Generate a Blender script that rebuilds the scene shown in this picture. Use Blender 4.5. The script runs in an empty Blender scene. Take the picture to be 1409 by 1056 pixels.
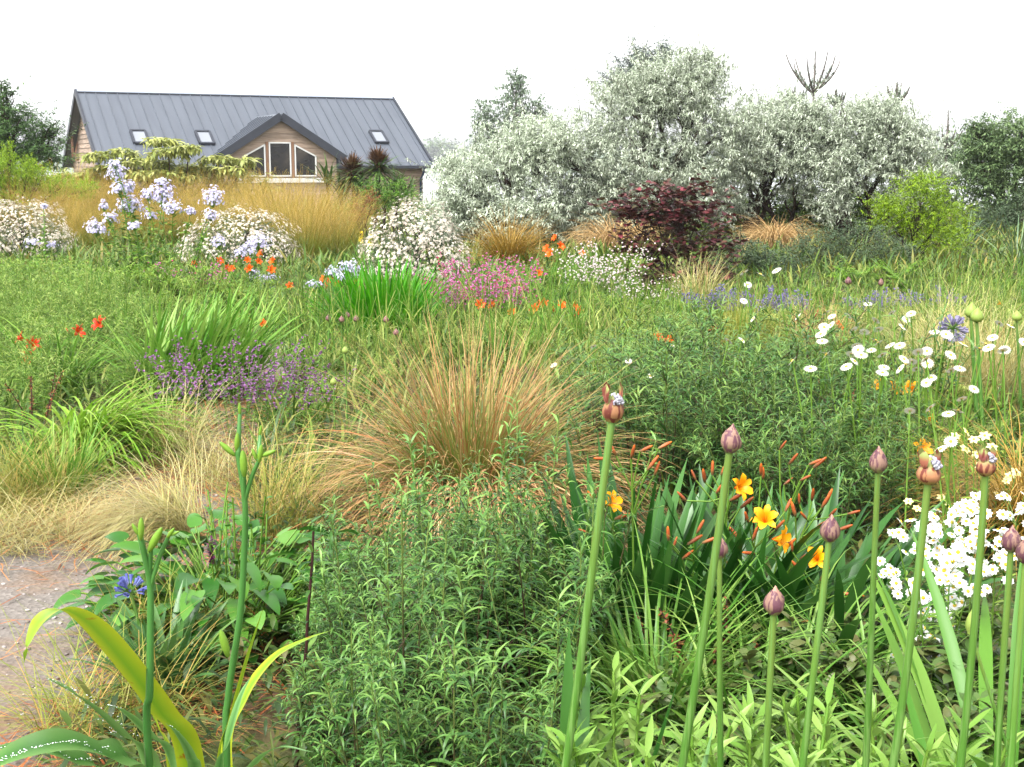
import bpy, math, random
import numpy as np
from mathutils import Vector, Matrix

# ------------------------------------------------------------------ camera, world, sun, exposure
SC = bpy.context.scene
COL = SC.collection
F, CX, CY, VH, EYE = 1800.0, 704.5, 528.0, 224.0, 1.5
PITCH = math.atan((CY - VH) / F)
cam_d = bpy.data.cameras.new('camera')
cam = bpy.data.objects.new('camera', cam_d)
COL.objects.link(cam)
cam.location = (0, 0, EYE)
cam.rotation_euler = (math.radians(90) - PITCH, 0, 0)
cam_d.sensor_fit = 'HORIZONTAL'
cam_d.angle = 2 * math.atan(704.5 / F)
cam_d.clip_start = 0.05
cam_d.clip_end = 6000
SC.camera = cam

SUN_EL, SUN_AZ = math.radians(58), math.radians(215)      # soft overcast light from high behind the camera's left
world = bpy.data.worlds.new('World')
SC.world = world
world.use_nodes = True
wn, wl = world.node_tree.nodes, world.node_tree.links
wn.clear()
sky = wn.new('ShaderNodeTexSky')
sky.sky_type = 'NISHITA'
sky.sun_disc = False
sky.sun_elevation = SUN_EL
sky.sun_rotation = SUN_AZ
sky.dust_density = 3.0
hs = wn.new('ShaderNodeHueSaturation')
hs.inputs['Saturation'].default_value = 0.06               # cloud layer: the sky without its blue
bg = wn.new('ShaderNodeBackground')
bg.inputs['Strength'].default_value = 0.14
wo = wn.new('ShaderNodeOutputWorld')
wl.new(sky.outputs[0], hs.inputs['Color'])
wl.new(hs.outputs[0], bg.inputs['Color'])
wl.new(bg.outputs[0], wo.inputs['Surface'])

sun_d = bpy.data.lights.new('sun', 'SUN')
sun_d.energy = 1.5
sun_d.angle = math.radians(25)
sun_d.color = (1.0, 0.97, 0.92)
sun = bpy.data.objects.new('sun', sun_d)
COL.objects.link(sun)
_sd = Vector((math.sin(SUN_AZ) * math.cos(SUN_EL), math.cos(SUN_AZ) * math.cos(SUN_EL), math.sin(SUN_EL)))
sun.rotation_euler = _sd.to_track_quat('Z', 'Y').to_euler()

SC.view_settings.view_transform = 'Standard'
SC.view_settings.look = 'None'
SC.view_settings.gamma = 1
SC.view_settings.exposure = 2.18
SC.cycles.max_bounces = 8
SC.cycles.volume_bounces = 2
SC.cycles.diffuse_bounces = 3
SC.cycles.glossy_bounces = 3
SC.cycles.transmission_bounces = 4
SC.cycles.transparent_max_bounces = 8

rng = np.random.default_rng(11)
PI = math.pi
TAU = 2 * math.pi

# ------------------------------------------------------------------ picture <-> place helpers
SP, CP = math.sin(PITCH), math.cos(PITCH)
def ray(px, v):
    xc, yc = (px - CX) / F, -(v - CY) / F
    return np.array((xc, CP + yc * SP, -SP + yc * CP))
def at(px, v, Y):
    d = ray(px, v)
    return np.array((0, 0, EYE)) + d * (Y / d[1])
def gp(px, v, z=0.0):
    d = ray(px, v)
    return np.array((0, 0, EYE)) + d * ((z - EYE) / d[2])
def xat(px, Y):
    return at(px, VH, Y)[0]
def proj(p):
    x, y, z = p[0], p[1], p[2] - EYE
    dep = y * CP - z * SP
    return CX + F * x / dep, CY - F * (y * SP + z * CP) / dep
def sm(a, b, x):
    t = min(1, max(0, (x - a) / (b - a)))
    return t * t * (3 - 2 * t)
def gz(x, y):
    return -1.2 * sm(36, 56, y) - 2.6 * sm(66, 96, y)

# ------------------------------------------------------------------ mesh building
class G:
    def __init__(s):
        s.V, s.Q, s.T3, s.R, s.T, s.mq, s.mt, s.n = [], [], [], [], [], [], [], 0
    def add(s, V, Fc, R=0.5, T=0.5, m=0):
        V = np.asarray(V, float).reshape(-1, 3)
        Fc = np.asarray(Fc, int)
        k = len(V)
        s.V.append(V)
        s.R.append(np.broadcast_to(np.asarray(R, float), (k,)))
        s.T.append(np.broadcast_to(np.asarray(T, float), (k,)))
        (s.Q if Fc.shape[1] == 4 else s.T3).append(Fc + s.n)
        (s.mq if Fc.shape[1] == 4 else s.mt).append(np.broadcast_to(np.asarray(m, int), (len(Fc),)))
        s.n += k
    def arrays(s):
        V = np.concatenate(s.V) if s.V else np.zeros((0, 3))
        R = np.concatenate(s.R) if s.R else np.zeros(0)
        T = np.concatenate(s.T) if s.T else np.zeros(0)
        Q = np.concatenate(s.Q) if s.Q else np.zeros((0, 4), int)
        mq = np.concatenate(s.mq) if s.mq else np.zeros(0, int)
        T3 = np.concatenate(s.T3) if s.T3 else np.zeros((0, 3), int)
        mt = np.concatenate(s.mt) if s.mt else np.zeros(0, int)
        return V, R, T, Q, mq, T3, mt
    def poly(s, pts, R=0.5, T=0.5, m=0):
        """one flat convex polygon as a fan"""
        pts = np.asarray(pts, float)
        s.add(pts, [(0, i, i + 1) for i in range(1, len(pts) - 1)], R, T, m)
    def box(s, x0, x1, y0, y1, z0, z1, R=0.5, m=0):
        V = [(x, y, z) for z in (z0, z1) for y in (y0, y1) for x in (x0, x1)]
        s.add(V, [(0, 2, 3, 1), (4, 5, 7, 6), (0, 1, 5, 4), (2, 6, 7, 3), (0, 4, 6, 2), (1, 3, 7, 5)], R, 0.5, m)
    def bar(s, a, b, w, h, up=(0, 0, 1), R=0.5, m=0):
        a, b, up = np.asarray(a, float), np.asarray(b, float), np.asarray(up, float)
        d = (b - a) / np.linalg.norm(b - a)
        sd = np.cross(d, up); sd /= np.linalg.norm(sd)
        u = np.cross(sd, d)
        V = [p + sd * i * w / 2 + u * j * h / 2 for p in (a, b) for j in (-1, 1) for i in (-1, 1)]
        s.add(V, [(0, 2, 3, 1), (4, 5, 7, 6), (0, 1, 5, 4), (2, 6, 7, 3), (0, 4, 6, 2), (1, 3, 7, 5)], R, 0.5, m)
    def slab(s, pts, off, R=0.5, m=0):
        """flat polygon given thickness along off"""
        a = np.asarray(pts, float); b = a + np.asarray(off, float); n = len(a)
        s.poly(a, R, 0.5, m); s.poly(b[::-1], R, 0.5, m)
        s.add(np.concatenate((a, b)), [(i, i + n, (i + 1) % n + n, (i + 1) % n) for i in range(n)], R, 0.5, m)

def mesh_of(name, g, mats, smooth=True):
    V, R, T, Q, mq, T3, mt = g.arrays()
    me = bpy.data.meshes.new(name)
    nq, nt = len(Q), len(T3)
    me.vertices.add(len(V)); me.loops.add(4 * nq + 3 * nt); me.polygons.add(nq + nt)
    me.vertices.foreach_set('co', V.astype(np.float32).ravel())
    me.loops.foreach_set('vertex_index', np.concatenate((Q.ravel(), T3.ravel())).astype(np.int32))
    me.polygons.foreach_set('loop_start', np.concatenate((np.arange(nq) * 4, 4 * nq + np.arange(nt) * 3)).astype(np.int32))
    me.polygons.foreach_set('material_index', np.concatenate((mq, mt)).astype(np.int32))
    me.polygons.foreach_set('use_smooth', np.full(nq + nt, smooth))
    for nm, A in (('rnd', R), ('tt', T)):
        at_ = me.attributes.new(nm, 'FLOAT', 'POINT')
        at_.data.foreach_set('value', A.astype(np.float32))
    for m in (mats if isinstance(mats, (list, tuple)) else [mats]):
        me.materials.append(m)
    me.update(calc_edges=True)
    return me

def part(name, g, mats, parent=None, label=None, smooth=True):
    o = bpy.data.objects.new(name, mesh_of(name, g, mats, smooth))
    COL.objects.link(o)
    if parent is not None: o.parent = parent
    if label: o['label'] = label
    return o
def tag(o, label=None, cat=None, group=None, kind=None):
    for k, x in (('label', label), ('category', cat), ('group', group), ('kind', kind)):
        if x: o[k] = x
    return o
def thing(name, label, cat, loc=(0, 0, 0), rz=0.0, group=None):
    o = bpy.data.objects.new(name, None)
    o.empty_display_size = 0.1
    COL.objects.link(o)
    o.location = loc; o.rotation_euler = (0, 0, rz)
    return tag(o, label, cat, group, 'thing')
def copy_tree(o, parent=None):
    c = o.copy(); COL.objects.link(c)
    if parent is not None: c.parent = parent
    for ch in list(o.children): copy_tree(ch, c)
    return c
class Kind:
    """variants of one kind of plant; the first placing of each variant moves the variant itself, later ones copy it"""
    def __init__(s, *roots): s.roots, s.used, s.i = list(roots), set(), 0
    def put(s, loc, label, group=None, rz=None, sc=1.0, var=None, tilt=(0, 0)):
        k = s.i % len(s.roots) if var is None else var
        s.i += 1
        o = s.roots[k]
        if k in s.used: o = copy_tree(o)
        s.used.add(k)
        o.location = loc
        o.rotation_euler = (tilt[0], tilt[1], rng.uniform(0, TAU) if rz is None else rz)
        o.scale = (sc, sc, sc) if np.isscalar(sc) else sc
        tag(o, label, None, group)
        return o
    def put_xy(s, px, v, label, **k):
        p = gp(px, v)
        return s.put((p[0], p[1], 0), label, **k)

# ------------------------------------------------------------------ ribbons, tubes, stamps
def U(a, b, n): return rng.uniform(a, b, n)
def prof_w(kind, t):
    if kind == 'blade': w = (1 - t ** 2.2) * (0.55 + 0.45 * np.minimum(1, t * 3.5))
    elif kind == 'leaf': w = np.sin(PI * np.clip(t, 0, 1) ** 0.75) ** 0.85
    elif kind == 'oval': w = np.sin(PI * np.clip(t, 0, 1) ** 0.9) ** 0.6
    elif kind == 'heart': w = np.sin(PI * np.clip(t * 0.93 + 0.07, 0, 1) ** 0.55) ** 0.7
    elif kind == 'petal': w = np.clip(1.35 * t ** 0.65 * (1 - t ** 5) ** 0.7, 0, 2) + 0.08
    elif kind == 'sword': w = np.where(t < 0.55, 0.7 + 0.3 * t / 0.55, 1 - ((t - 0.55) / 0.45) ** 2)
    else: w = 1 - 0.7 * t
    return np.maximum(w, 0.03)
def arr(x, n): return np.broadcast_to(np.asarray(x, float), (n,)).copy()
def arcs(base, az, el, L, droop, S, pw=1.3, azd=0.0):
    n = len(base)
    az, el, L, droop, azd = (arr(x, n) for x in (az, el, L, droop, azd))
    tm = (np.arange(S) + 0.5) / S
    e = el[:, None] - droop[:, None] * tm ** pw
    a = az[:, None] + azd[:, None] * tm
    d = np.stack((np.cos(e) * np.cos(a), np.cos(e) * np.sin(a), np.sin(e)), -1) * (L / S)[:, None, None]
    return np.concatenate((base[:, None], base[:, None] + np.cumsum(d, 1)), 1)
def ribbon_pts(g, P, W, prof='blade', twist=0.0, keel=0.0, rnd=None, m=0, up=None, edge=False):
    """P: (n, S+1, 3) spines; W: full widths"""
    n, S1, _ = P.shape
    t = np.linspace(0, 1, S1)
    tan = np.gradient(P, axis=1)
    tan /= np.linalg.norm(tan, axis=2, keepdims=True) + 1e-9
    ref = np.array((0.02, 0.013, 1.0)) if up is None else np.asarray(up, float)
    sd = np.cross(tan, np.broadcast_to(ref, tan.shape))
    ln = np.linalg.norm(sd, axis=2, keepdims=True)
    sd = sd / (ln + 1e-9)
    for i in range(1, S1):       # keep the side steady where a blade passes the vertical
        flip = (np.sum(sd[:, i] * sd[:, i - 1], -1) < 0)
        sd[flip, i] *= -1
    nr = np.cross(sd, tan)
    tw = arr(twist, n)[:, None, None]
    s2 = sd * np.cos(tw) + nr * np.sin(tw)
    n2 = nr * np.cos(tw) - sd * np.sin(tw)
    w = (arr(W, n)[:, None] * prof_w(prof, t)[None] / 2)[..., None]
    if rnd is None: rnd = U(0, 1, n)
    if keel:
        X = np.stack((P - s2 * w, P - n2 * w * keel, P + s2 * w), 2)
        k = 3
    else:
        X = np.stack((P - s2 * w, P + s2 * w), 2)
        k = 2
    idx = np.arange(n * S1 * k).reshape(n, S1, k)
    q = [np.stack((idx[:, :-1, j], idx[:, :-1, j + 1], idx[:, 1:, j + 1], idx[:, 1:, j]), -1).reshape(-1, 4) for j in range(k - 1)]
    g.add(X.reshape(-1, 3), np.concatenate(q), np.tile((1.0, 0, 1.0), n * S1) if edge else np.repeat(rnd, S1 * k), np.tile(np.repeat(t, k), n), m)
def ribbons(g, base, az, el, L, W, droop=0.0, S=4, prof='blade', azd=0.0, twist=0.0, keel=0.0, rnd=None, pw=1.3, m=0):
    base = np.asarray(base, float)
    if not len(base): return None
    P = arcs(base, az, el, L, droop, S, pw, azd)
    ribbon_pts(g, P, W, prof, twist, keel, rnd, m)
    return P
def tubes(g, P, r, k=4, rnd=None, m=0, cap=False):
    n, S1, _ = P.shape
    r = np.asarray(r, float)
    if r.ndim == 0: r = np.full((n, S1), float(r))
    elif r.ndim == 1: r = np.broadcast_to(r[None] if len(r) == S1 else r[:, None], (n, S1))
    tan = np.gradient(P, axis=1); tan /= np.linalg.norm(tan, axis=2, keepdims=True) + 1e-9
    ref = np.where(np.abs(tan[..., 2:3]) > 0.9, np.array((1.0, 0, 0)), np.array((0, 0, 1.0)))
    ref = np.broadcast_to(ref[:, :1], tan.shape)
    a = np.cross(tan, ref); a /= np.linalg.norm(a, axis=2, keepdims=True) + 1e-9
    b = np.cross(tan, a)
    th = np.arange(k) / k * TAU
    X = P[:, :, None] + (a[:, :, None] * np.cos(th)[None, None, :, None] + b[:, :, None] * np.sin(th)[None, None, :, None]) * r[:, :, None, None]
    idx = np.arange(n * S1 * k).reshape(n, S1, k)
    nx = np.roll(idx, -1, 2)
    q = np.stack((idx[:, :-1], nx[:, :-1], nx[:, 1:], idx[:, 1:]), -1).reshape(-1, 4)
    if rnd is None: rnd = U(0, 1, n)
    g.add(X.reshape(-1, 3), q, np.repeat(rnd, S1 * k), np.tile(np.repeat(np.linspace(0, 1, S1), k), n), m)
def lathe(prof, k=10, m=0, R=0.5, wob=0.0):
    g = G()
    prof = np.asarray(prof, float)
    th = np.arange(k) / k * TAU
    X = np.stack([np.stack((r * np.cos(th) * (1 + wob * np.sin(3 * th + z * 200)), r * np.sin(th), np.full(k, z)), -1) for r, z in prof])
    S1 = len(prof)
    idx = np.arange(S1 * k).reshape(S1, k); nx = np.roll(idx, -1, 1)
    q = np.stack((idx[:-1], nx[:-1], nx[1:], idx[1:]), -1).reshape(-1, 4)
    g.add(X.reshape(-1, 3), q, R, np.repeat((prof[:, 1] - prof[0, 1]) / (prof[-1, 1] - prof[0, 1] + 1e-9), k), m)
    return g
def frames(d, roll=None):
    """(n,3,3) whose z axis is d"""
    d = np.asarray(d, float); d = d / np.linalg.norm(d, axis=1, keepdims=True)
    ref = np.where(np.abs(d[:, 2:3]) > 0.95, np.array((1.0, 0, 0)), np.array((0, 0, 1.0)))
    x = np.cross(ref, d); x /= np.linalg.norm(x, axis=1, keepdims=True)
    y = np.cross(d, x)
    if roll is None: roll = U(0, TAU, len(d))
    c, s_ = np.cos(roll)[:, None], np.sin(roll)[:, None]
    x, y = x * c + y * s_, y * c - x * s_
    return np.stack((x, y, d), -1)
def stamp(g, t, M, P, sc=1.0, rnd=None):
    V, R, T, Q, mq, T3, mt = t.arrays()
    n, k = len(P), len(V)
    if n == 0: return
    sc = arr(sc, n)
    X = np.einsum('nij,kj->nki', M, V) * sc[:, None, None] + np.asarray(P)[:, None]
    off = (np.arange(n) * k)[:, None, None]
    r = np.tile(R, n) if rnd is None else np.repeat(arr(rnd, n), k)
    if len(Q):
        n0 = g.n
        g.add(X.reshape(-1, 3), (Q[None] + off).reshape(-1, 4), r, np.tile(T, n), np.tile(mq, n))
        if len(T3):
            g.T3.append((T3[None] + off).reshape(-1, 3) + n0); g.mt.append(np.tile(mt, n))
    else:
        g.add(X.reshape(-1, 3), (T3[None] + off).reshape(-1, 3), r, np.tile(T, n), np.tile(mt, n))
def dirs(az, el): return np.stack((np.cos(el) * np.cos(az), np.cos(el) * np.sin(az), np.sin(el)), -1)
def along(P, t):
    """points and tangents at t (n,M) on spines P (n,S1,3)"""
    n, S1, _ = P.shape
    f = np.clip(t, 0, 0.9999) * (S1 - 1); i = f.astype(int); fr = (f - i)[..., None]
    r = np.arange(n)[:, None]
    a, b = P[r, i], P[r, i + 1]
    return a + (b - a) * fr, (b - a)
def leaves_on(g, P, M, t0, t1, L, W, el=(0.1, 0.9), droop=(0.5, 1.3), prof='leaf', S=3, keel=0.0, shrink=0.45, grow=0.0, m=0, tone=(0, 1)):
    n = len(P)
    t = np.sort(U(t0, t1, (n, M)), 1)
    p, _ = along(P, t)
    N = n * M
    tf = t.ravel()
    az = (np.arange(M)[None] * 2.4 + U(0, TAU, (n, 1))).ravel() + U(-0.5, 0.5, N)
    k = (1 - shrink * tf) * (1 + grow * tf) * U(0.65, 1.2, N)
    ribbons(g, p.reshape(-1, 3), az, U(el[0], el[1], N) + tf * 0.2, L * k, W * k, U(droop[0], droop[1], N), S, prof,
            azd=U(-0.4, 0.4, N), twist=U(-0.5, 0.5, N), keel=keel, m=m, rnd=U(tone[0], tone[1], N))
def disc(n, r, inner=0.0):
    a, q = U(0, TAU, n), r * np.sqrt(U(inner, 1, n))
    return np.stack((q * np.cos(a), q * np.sin(a), np.zeros(n)), -1), a

# ------------------------------------------------------------------ materials
def new_mat(name):
    m = bpy.data.materials.new(name); m.use_nodes = True
    m.node_tree.nodes.clear()
    return m, m.node_tree.nodes, m.node_tree.links
def ramp(n, cols, pos=None, interp='LINEAR'):
    r = n.new('ShaderNodeValToRGB'); r.color_ramp.interpolation = interp
    e = r.color_ramp.elements
    pos = pos or [i / max(1, len(cols) - 1) for i in range(len(cols))]
    while len(e) < len(cols): e.new(0.5)
    for x, p, c in zip(e, pos, cols):
        x.position = p; x.color = (*c, 1)
    return r
def c8(r, g, b):
    f = lambda x: (x / 255 / 12.92) if x <= 10 else ((x / 255 + 0.055) / 1.055) ** 2.4
    return (f(r), f(g), f(b))
def plant_mat(name, cols, tip=None, tip_at=(0.55, 1.0), base=None, base_at=(0.0, 0.35), trans=0.3, rough=0.45, spec=0.35, vary=0.2, spots=None, k=0.53, sat=1.18):
    m, n, l = new_mat(name)
    sat = sat if k <= .6 else 1.06
    wr, wb = (1.05, .86) if k <= .575 else (1, 1)
    sc_ = lambda c: (lambda q: (q[0] * wr, q[1], q[2] * wb))(tuple(max(0.004, (sum(c) / 3 + (x - sum(c) / 3) * sat) * k) for x in c))
    spec *= .6; trans *= .85
    cols = [sc_(c) for c in cols]; tip = sc_(tip) if tip else None; base = sc_(base) if base else None
    if spots: spots = (sc_(spots[0]), *spots[1:])
    a = n.new('ShaderNodeAttribute'); a.attribute_name = 'rnd'
    t = n.new('ShaderNodeAttribute'); t.attribute_name = 'tt'
    r = ramp(n, cols); l.new(a.outputs['Fac'], r.inputs[0]); c = r.outputs[0]
    def mixin(c, col, lo, hi):
        mr = n.new('ShaderNodeMapRange'); mr.interpolation_type = 'SMOOTHSTEP'
        mr.inputs['From Min'].default_value, mr.inputs['From Max'].default_value = lo, hi
        l.new(t.outputs['Fac'], mr.inputs['Value'])
        mx = n.new('ShaderNodeMix'); mx.data_type = 'RGBA'
        l.new(mr.outputs[0], mx.inputs['Factor']); l.new(c, mx.inputs['A']); mx.inputs['B'].default_value = (*col, 1)
        return mx.outputs['Result']
    if base: c = mixin(c, base, base_at[1], base_at[0])
    if tip: c = mixin(c, tip, tip_at[0], tip_at[1])
    if spots:
        tc = n.new('ShaderNodeTexCoord'); nz = n.new('ShaderNodeTexNoise')
        nz.inputs['Scale'].default_value = spots[1]; nz.inputs['Detail'].default_value = 3
        mp = n.new('ShaderNodeMapping'); mp.inputs['Scale'].default_value = (1, 1, spots[3] if len(spots) > 3 else 1)
        l.new(tc.outputs['Object'], mp.inputs['Vector']); l.new(mp.outputs[0], nz.inputs['Vector'])
        rr = ramp(n, [(0, 0, 0), (1, 1, 1)], [spots[2], spots[2] + 0.08]); l.new(nz.outputs['Fac'], rr.inputs[0])
        mx = n.new('ShaderNodeMix'); mx.data_type = 'RGBA'
        l.new(rr.outputs[0], mx.inputs['Factor']); l.new(c, mx.inputs['A']); mx.inputs['B'].default_value = (*spots[0], 1)
        c = mx.outputs['Result']
    if vary:
        oi = n.new('ShaderNodeObjectInfo'); mr = n.new('ShaderNodeMapRange')
        mr.inputs['To Min'].default_value, mr.inputs['To Max'].default_value = 1 - vary, 1 + vary
        l.new(oi.outputs['Random'], mr.inputs['Value'])
        hv = n.new('ShaderNodeHueSaturation'); l.new(mr.outputs[0], hv.inputs['Value']); l.new(c, hv.inputs['Color'])
        c = hv.outputs[0]
    b = n.new('ShaderNodeBsdfPrincipled'); o = n.new('ShaderNodeOutputMaterial')
    b.inputs['Roughness'].default_value = rough; b.inputs['Specular IOR Level'].default_value = spec
    l.new(c, b.inputs['Base Color'])
    if trans:
        tr = n.new('ShaderNodeBsdfTranslucent'); l.new(c, tr.inputs['Color'])
        mx = n.new('ShaderNodeMixShader'); mx.inputs[0].default_value = trans
        l.new(b.outputs[0], mx.inputs[1]); l.new(tr.outputs[0], mx.inputs[2]); l.new(mx.outputs[0], o.inputs['Surface'])
    else:
        l.new(b.outputs[0], o.inputs['Surface'])
    return m
def noise_mat(name, cols, scale=5, detail=6, rough=0.8, bump=0.0, bscale=None, spec=0.2, coord='Object', stretch=None, metal=0.0, pos=None, k=0.62):
    m, n, l = new_mat(name)
    cols = [tuple(x * k for x in c) for c in cols]
    tc = n.new('ShaderNodeTexCoord'); src = tc.outputs[coord]
    if stretch:
        mp = n.new('ShaderNodeMapping'); mp.inputs['Scale'].default_value = stretch
        l.new(src, mp.inputs['Vector']); src = mp.outputs[0]
    nz = n.new('ShaderNodeTexNoise'); nz.inputs['Scale'].default_value = scale; nz.inputs['Detail'].default_value = detail
    l.new(src, nz.inputs['Vector'])
    r = ramp(n, cols, pos or [0.3 + 0.4 * i / max(1, len(cols) - 1) for i in range(len(cols))]); l.new(nz.outputs['Fac'], r.inputs[0])
    b = n.new('ShaderNodeBsdfPrincipled'); o = n.new('ShaderNodeOutputMaterial')
    b.inputs['Roughness'].default_value = rough; b.inputs['Specular IOR Level'].default_value = spec; b.inputs['Metallic'].default_value = metal
    l.new(r.outputs[0], b.inputs['Base Color'])
    if bump:
        n2 = n.new('ShaderNodeTexNoise'); n2.inputs['Scale'].default_value = bscale or scale * 4; n2.inputs['Detail'].default_value = 4
        l.new(src, n2.inputs['Vector'])
        bp = n.new('ShaderNodeBump'); bp.inputs['Strength'].default_value = bump; bp.inputs['Distance'].default_value = 0.02
        l.new(n2.outputs['Fac'], bp.inputs['Height']); l.new(bp.outputs[0], b.inputs['Normal'])
    l.new(b.outputs[0], o.inputs['Surface'])
    return m

# ------------------------------------------------------------------ setting: ground, path, lake, sky-lit hills, far wood
M_soil = noise_mat('soil', [c8(66, 54, 40), c8(98, 80, 58), c8(84, 96, 52), c8(120, 100, 70)], scale=0.9, detail=8, rough=0.95, bump=0.6, bscale=25)
M_lake = noise_mat('lake_water', [(0.55, 0.58, 0.62), (0.62, 0.64, 0.67)], scale=0.05, rough=0.12, spec=1.0, bump=0.05, bscale=1.5)  # pale sky reflection put into the water's base colour, beside the real gloss
M_hill = noise_mat('far_hill', [c8(110, 125, 95), c8(90, 110, 85)], scale=0.02, rough=1.0)

def ground_sheet():
    g = G()
    xs = np.concatenate((-np.geomspace(4000, 40, 12), np.linspace(-36, 36, 73), np.geomspace(40, 4000, 12)))
    ys = np.concatenate(([-60, -20, -8], np.linspace(-4, 110, 115), np.geomspace(120, 5000, 16)))
    V = np.array([(x, y, gz(x, y)) for y in ys for x in xs])
    nx, ny = len(xs), len(ys)
    i = np.arange(nx * ny).reshape(ny, nx)
    g.add(V, np.stack((i[:-1, :-1], i[:-1, 1:], i[1:, 1:], i[1:, :-1]), -1).reshape(-1, 4))
    tag(part('ground', g, M_soil), 'brown garden soil under the flower beds running out to the lake', 'ground', kind='structure')
ground_sheet()

def lake():
    g = G()
    g.add([(-1500, 118, -3.2), (1500, 118, -3.2), (1500, 640, -3.2), (-1500, 640, -3.2)], [(0, 1, 2, 3)])
    tag(part('lake_water', g, M_lake), 'pale lake water glinting between the house and the silver tree', 'lake', kind='structure')
lake()

def hills():
    g = G()
    xs = np.linspace(-1500, 1500, 61); rows = []
    for y, h in ((634, -4), (660, 1), (760, 5), (1000, 8), (1500, 4), (2200, -6)):
        rows.append([(x, y, h * (1 + 0.25 * math.sin(x * 0.011 + y) + 0.15 * math.sin(x * 0.027))) for x in xs])
    V = np.array(rows); i = np.arange(6 * 61).reshape(6, 61)
    g.add(V.reshape(-1, 3), np.stack((i[:-1, :-1], i[:-1, 1:], i[1:, 1:], i[1:, :-1]), -1).reshape(-1, 4))
    tag(part('hills', g, M_hill), 'low wooded far shore beyond the lake', 'hills', kind='structure')
hills()

# path: worn gravel, one sheet with an uneven outline 4 mm above the soil
def path_mat():
    m, n, l = new_mat('path_gravel')
    tc = n.new('ShaderNodeTexCoord')
    v = n.new('ShaderNodeTexVoronoi'); v.inputs['Scale'].default_value = 55; l.new(tc.outputs['Object'], v.inputs['Vector'])
    nz = n.new('ShaderNodeTexNoise'); nz.inputs['Scale'].default_value = 2.2; nz.inputs['Detail'].default_value = 8; l.new(tc.outputs['Object'], nz.inputs['Vector'])
    r1 = ramp(n, [c8(70, 63, 57), c8(98, 91, 85), c8(82, 76, 70), c8(116, 109, 103)]); l.new(v.outputs['Color'], r1.inputs[0])
    r2 = ramp(n, [(0, 0, 0), (1, 1, 1)], [0.46, 0.62]); l.new(nz.outputs['Fac'], r2.inputs[0])
    mx = n.new('ShaderNodeMix'); mx.data_type = 'RGBA'; mx.inputs['B'].default_value = (*c8(96, 76, 58), 1)
    l.new(r2.outputs[0], mx.inputs['Factor']); l.new(r1.outputs[0], mx.inputs['A'])
    b = n.new('ShaderNodeBsdfPrincipled'); o = n.new('ShaderNodeOutputMaterial'); b.inputs['Roughness'].default_value = 0.8
    l.new(mx.outputs['Result'], b.inputs['Base Color'])
    bp = n.new('ShaderNodeBump'); bp.inputs['Strength'].default_value = 0.7; bp.inputs['Distance'].default_value = 0.008
    l.new(v.outputs['Distance'], bp.inputs['Height']); l.new(bp.outputs[0], b.inputs['Normal'])
    l.new(b.outputs[0], o.inputs['Surface'])
    return m
M_path = path_mat()
# centre line of the path from the near left, bending round and away between the beds
PATH = [(-2.2, 0.6, .62), (-2.05, 2.0, .62), (-1.9, 3.0, .74), (-1.82, 3.8, .76), (-1.78, 4.5, .74), (-1.74, 5.2, .64), (-1.66, 6.2, .34), (-1.68, 7.5, .30), (-1.85, 9.0, .28), (-2.1, 11.0, .25)]
def path_at(y):
    for a, b in zip(PATH, PATH[1:]):
        if a[1] <= y <= b[1]:
            k = (y - a[1]) / (b[1] - a[1]); return a[0] + k * (b[0] - a[0]), a[2] + k * (b[2] - a[2])
    return None
def on_path(x, y, extra=0.0):
    q = path_at(y)
    return q is not None and abs(x - q[0]) < q[1] + extra
def path():
    g = G(); V = []
    ys = np.linspace(0.6, 10.9, 160)
    for y in ys:
        c, w = path_at(y)
        e0 = 0.05 * math.sin(y * 9) + 0.04 * math.sin(y * 23 + 1); e1 = 0.05 * math.sin(y * 8 + 2) + 0.04 * math.sin(y * 19)
        V += [(c - w + e0, y, 0.004), (c, y, 0.008), (c + w + e1, y, 0.004)]
    i = np.arange(len(V)).reshape(-1, 3)
    g.add(V, np.concatenate([np.stack((i[:-1, j], i[:-1, j + 1], i[1:, j + 1], i[1:, j]), -1) for j in (0, 1)]))
    tag(part('path', g, M_path), 'worn grey gravel path curving away between the flower beds', 'path', kind='structure')
path()

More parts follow.
